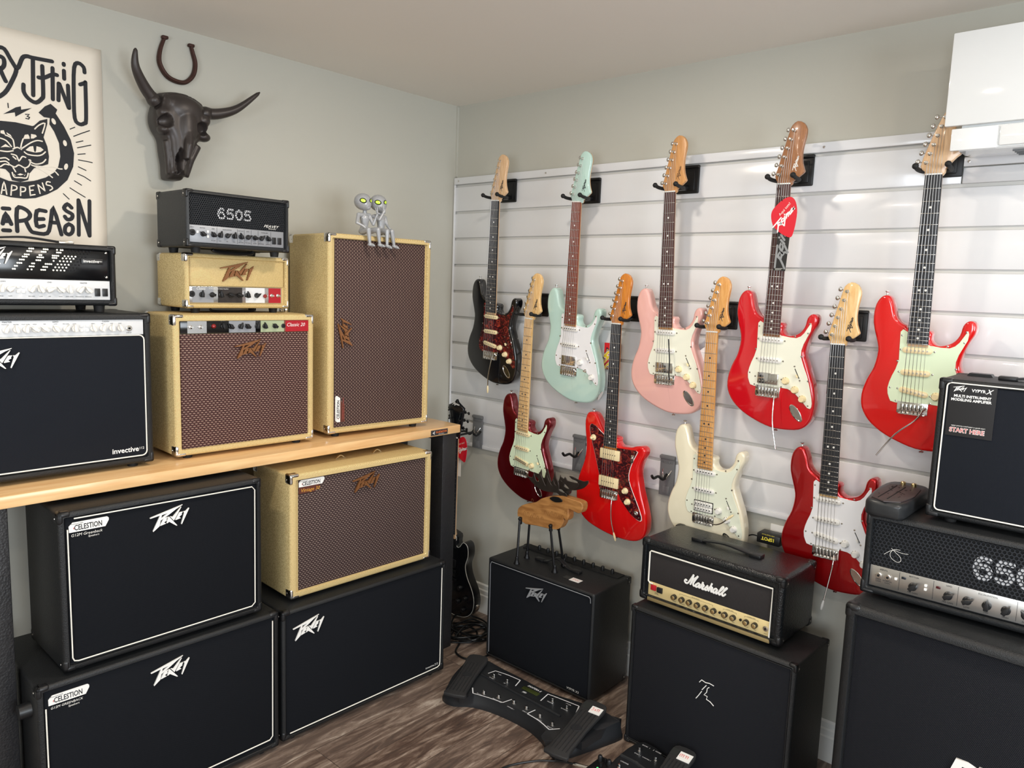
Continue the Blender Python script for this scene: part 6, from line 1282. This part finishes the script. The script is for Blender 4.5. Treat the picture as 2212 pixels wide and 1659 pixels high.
for L_ in ([(-.575, -.765), (-.598, -.79)], [(-.598, -.79), (-.582, -.85), (-.570, -.912)], [(-.570, -.912), (-.535, -.925)], [(-.528, -1.03), (-.560, -1.022)], [(-.562, -1.022), (-.566, -1.08), (-.580, -1.135)], [(-.580, -1.135), (-.553, -1.16)],
           [(-.470, -.745), (-.440, -.755)], [(-.440, -.755), (-.430, -.81), (-.426, -.870)], [(-.426, -.870), (-.465, -.880)], [(-.475, -1.01), (-.427, -1.005)], [(-.427, -1.005), (-.420, -1.06), (-.412, -1.135)], [(-.412, -1.135), (-.46, -1.155)]): wline(L_)
lc = MB().box((0, 0, 0), (.020, .075, .003), bev=.001).build('display_screen', mat('green_lcd', '#39401f', .2), b0); lc.location = (-.452+.5, -.943+.95, topz(-.452)+.001)
text('lettering', 'SANPERA II', .0125, pbl(-.433, -.945), SIL, b0, shear=.3, bold=.0002)
fill('logo', [[(q[0]*.020, q[1]*.020) for q in g] for g in D_['PV']], pbl(-.474, -.932), SIL, b0)
for t_, x, y in (('BANK', -.448, -.785), ('CHANNEL 1', -.575, -.955), ('EFFECT 2', -.560, -1.01), ('EFFECT 3', -.563, -1.075), ('EFFECT 4', -.570, -1.13), ('TAP TEMPO', -.588, -.815), ('MANUAL MODE', -.574, -.888), ('REC/DUB', -.461, -1.042), ('PLAY/STOP', -.461, -1.107), ('LOOPER', -.428, -1.10), ('DOWN', -.485, -.776), ('UP', -.478, -.837)):
    text('lettering', t_, .006, pbl(x, y), SIL, b0)
p, mp, L_ = expr_pedal(sp_, (-.667+.5, -.762+.95), (-.425+.5, -.655+.95), .088, .062, .086)
p, mp, L_ = expr_pedal(sp_, (-.690+.5+.012, -1.237+.95), (-.397+.5, -1.203+.95), .092, .056, .104)
MB().puck([(-.004, L_-.062), (.038, L_-.062), (.038, L_-.028), (-.004, L_-.028)], 0, .0016, 0, mp=lambda x, y, z: mp(-x, y, z)).build('price_sticker', WHITE, p, smooth=False)
rs = MB()
for g in ([(0, .008), (.006, .010), (.002, .004), (.006, -.002), (-.001, -.004)], [(.014, .008), (.010, 0), (.015, -.003), (.016, .002), (.011, .002)], [(.020, .006), (.018, .010), (.022, .009), (.021, -.003)], [(.026, .006), (.024, .010), (.028, .009), (.027, -.003)]):
    rs.tube([mp(-(a*.95+.002), L_-.045+b, .0018) for a, b in g], .0007, 5)
rs.build('handwriting', mat('red_ink', '#d8433e', .6), p)
MB().puck([(-.036, L_-.05), (-.008, L_-.05), (-.008, L_-.018), (-.036, L_-.018)], 0, .0010, 0, mp=lambda x, y, z: mp(-x, y, z)).build('maker_sticker', mat('dark_sticker', '#2b2d2c', .4), p, smooth=False)
MB().loft([[(.03+dx_, -.36+.0+dy_*1.0+.0, z_) for dx_, dy_ in ((-.10, .10), (.09, .10), (.11, .03), (-.10, .045))] for z_ in (.03, .058)]).build('pedal_housing', PB, sp_)

# second controller, cut by the bottom edge
s2 = tag(empty('foot_controller', loc=(-.50, -1.46, 0)), 'smaller black foot controller with price sticker, in front of the silver squiggle cabinet', 'pedalboard')
P2 = [(.082, .078), (.098, .01), (.075, -.03), (.088, -.10), (-.12, -.16), (-.17, -.10), (-.16, .03), (-.10, .075)]
b2 = MB().puck(flat(P2, 3), 0, .046, .008, seg=3).build('base', PB, s2, thr=40)
MB().tube([(-.02, .075, .046), (-.02, .03, .047), (-.03, -.03, .047)], .006, 8).build('ridge', PB, b2)
for x, y in ((.045, .046), (.038, -.019), (-.075, .045), (-.085, -.02)): foot_switch(s2, x, y, .045)
MtS = Matrix(((0, 1, 0, 0), (-1, 0, 0, 0), (0, 0, 1, 0), (0, 0, 0, 1)))
text('lettering', 'BANK  1     2  MORE', .008, T(.078, .02, .0465) @ MtS, SIL, b2); text('lettering', 'EFFECT 1   CHANNEL 2', .006, T(.022, .02, .0465) @ MtS, SIL, b2); text('lettering', 'LOOPER', .008, T(-.045, .045, .0465) @ MtS, SIL, b2)
p, mp, L_ = expr_pedal(s2, (-.215, -.118), (.090, -.098), .082, .05, .100)
MB().puck([(-.034, L_-.060), (.008, L_-.060), (.008, L_-.024), (-.034, L_-.024)], 0, .0016, 0, mp=mp).build('price_sticker', WHITE, p, smooth=False)
MB().puck([(.012, L_-.05), (.036, L_-.05), (.036, L_-.020), (.012, L_-.020)], 0, .0010, 0, mp=mp).build('maker_sticker', mat('dark_sticker', '#2b2d2c', .4), p, smooth=False)
rs = MB()
for k, g in enumerate(([(0, .008), (.001, -.004)], [(.005, .004), (.003, .008), (.007, .007), (.006, -.004)], [(.011, .004), (.009, .008), (.013, .007), (.012, -.004)], [(.019, .004), (.017, .008), (.021, .007), (.020, -.004)], [(.025, .004), (.023, .008), (.027, .007), (.026, -.004)])):
    rs.tube([mp(.004-a, L_-.042+b, .0018) for a, b in g], .0007, 5)
rs.build('handwriting', mat('red_ink', '#d8433e', .6), p)

# single effect pedal with a cable
sm_ = tag(empty('effect_pedal', loc=(-.612, -1.365, 0)), 'small black effect pedal with green light and plugged cable at the bottom edge', 'effect pedal')
MB().box((0, 0, .020), (.11, .062, .040), bev=.006).build('housing', BLACKM, sm_)
for x, y in ((.030, .018), (.030, -.016)): MB().lathe([(.008, 0), (.0075, .014), (.0055, .018), (.0005, .0185)], (x, y, .040), seg=16).build('control_knob', PLAST, sm_)
for x, y in ((.008, .0), (.036, .001)): MB().lathe([(.005, 0), (.0048, .010), (.0005, .0105)], (x, y, .040), seg=12).build('small_knob', PLAST, sm_)
MB().ball((-.010, 0, .041), .0035, 2).build('status_light', mat('green_led', '#43d06a', .3, emit=1.5), sm_); foot_switch(sm_, -.035, 0, .040)
cb = tag(empty('instrument_cable', loc=(-.62, -1.32, 0)), 'black instrument cable with silver plug running across the floor to the small pedal', 'cable')
MB().tube(smooth_path([(-.008, .018, .022), (-.022, .075, .016), (-.035, .11, .008), (-.075, .155, .005), (-.16, .20, .0045), (-.26, .20, .0045), (-.36, .17, .0045)], 5), .0033, 8).build('cable', BLACKM, cb)
MB().tube([(-.001, -.010, .024), (-.012, .040, .019)], .0062, 12).build('plug', CHROME, cb)
c2 = tag(empty('patch_cable', loc=(-.58, -1.40, 0)), 'thin black cable running from the small pedal behind the smaller foot controller', 'cable')
MB().tube(smooth_path([(-.01, -.003, .022), (.03, -.02, .014), (.07, .01, .006), (.15, .04, .004), (.22, .045, .004)], 5), .0026, 8).build('cable', BLACKM, c2)

# cables heaped on the floor in the corner
cc = tag(empty('cable_coil', loc=(-.205, -.40, 0)), 'tangled heap of black cables on the floor in the corner', 'cables')
random.seed(11)
for k in range(9):
    rx, ry = random.uniform(.06, .13), random.uniform(.05, .11); ox, oy = random.uniform(-.04, .03), random.uniform(-.03, .05); ph = random.uniform(0, 6); hh = .005 + .006*k
    MB().tube([(ox + rx*cos(t+ph)*(1+.12*sin(3*t+k)), oy + ry*sin(t+ph)*(1+.15*cos(2*t+k)), max(.0045, hh*.6 + .008*sin(2*t+k))) for t in [2*pi*i/40 for i in range(40)]], .0042, 8, closed=True).build('cable_loop', BLACKM, cc)
MB().tube(smooth_path([(-.10, -.02, .006), (-.16, -.06, .005), (-.17, -.13, .005), (-.11, -.17, .005), (-.03, -.17, .005)], 5), .0042, 8).build('loose_end', BLACKM, cc)

# wedge pedal on the big head
wp = tag(empty('foot_pedal', loc=(-.36, -2.06, .985)), 'dusty black foot pedal with brass studs lying on the large amplifier head', 'foot pedal')
W2 = [(-.092, .028), (-.098, -.02), (-.086, -.056), (.02, -.060), (.14, -.062), (.175, -.04), (.178, .01), (.15, .045), (.06, .050), (-.06, .040)]
MB().puck(flat(W2, 3), 0, .044, .012, seg=4).build('housing', mat('worn_black_plastic', '#26282a', .35, var=(.3, 40)), wp, thr=40)
tr_ = MB().puck(flat([(-.075, .025), (-.078, -.045), (.105, -.048), (.105, .030)], 2), .043, .047, .002, seg=2).build('tread', mat('dusty_rubber', '#3d3536', .5, var=(.35, 60)), wp)
for yy in (-.012, .010): MB().box((.01, yy, .0475), (.17, .0018, .0012)).build('groove', DARK, tr_)
ho = MB()
random.seed(4)
for k in range(22): ho.lathe([(.0022, 0), (.0022, .0006), (.0002, .0006)], (random.uniform(-.06, .09), random.uniform(-.035, .025), .0468), seg=8)
ho.build('holes', DARK, tr_)
for yy in (-.025, .002): MB().lathe([(.0065, 0), (.0065, .010), (.005, .012), (.0005, .012)], (.125, yy, .043), seg=16).build('brass_stud', GOLD, wp)
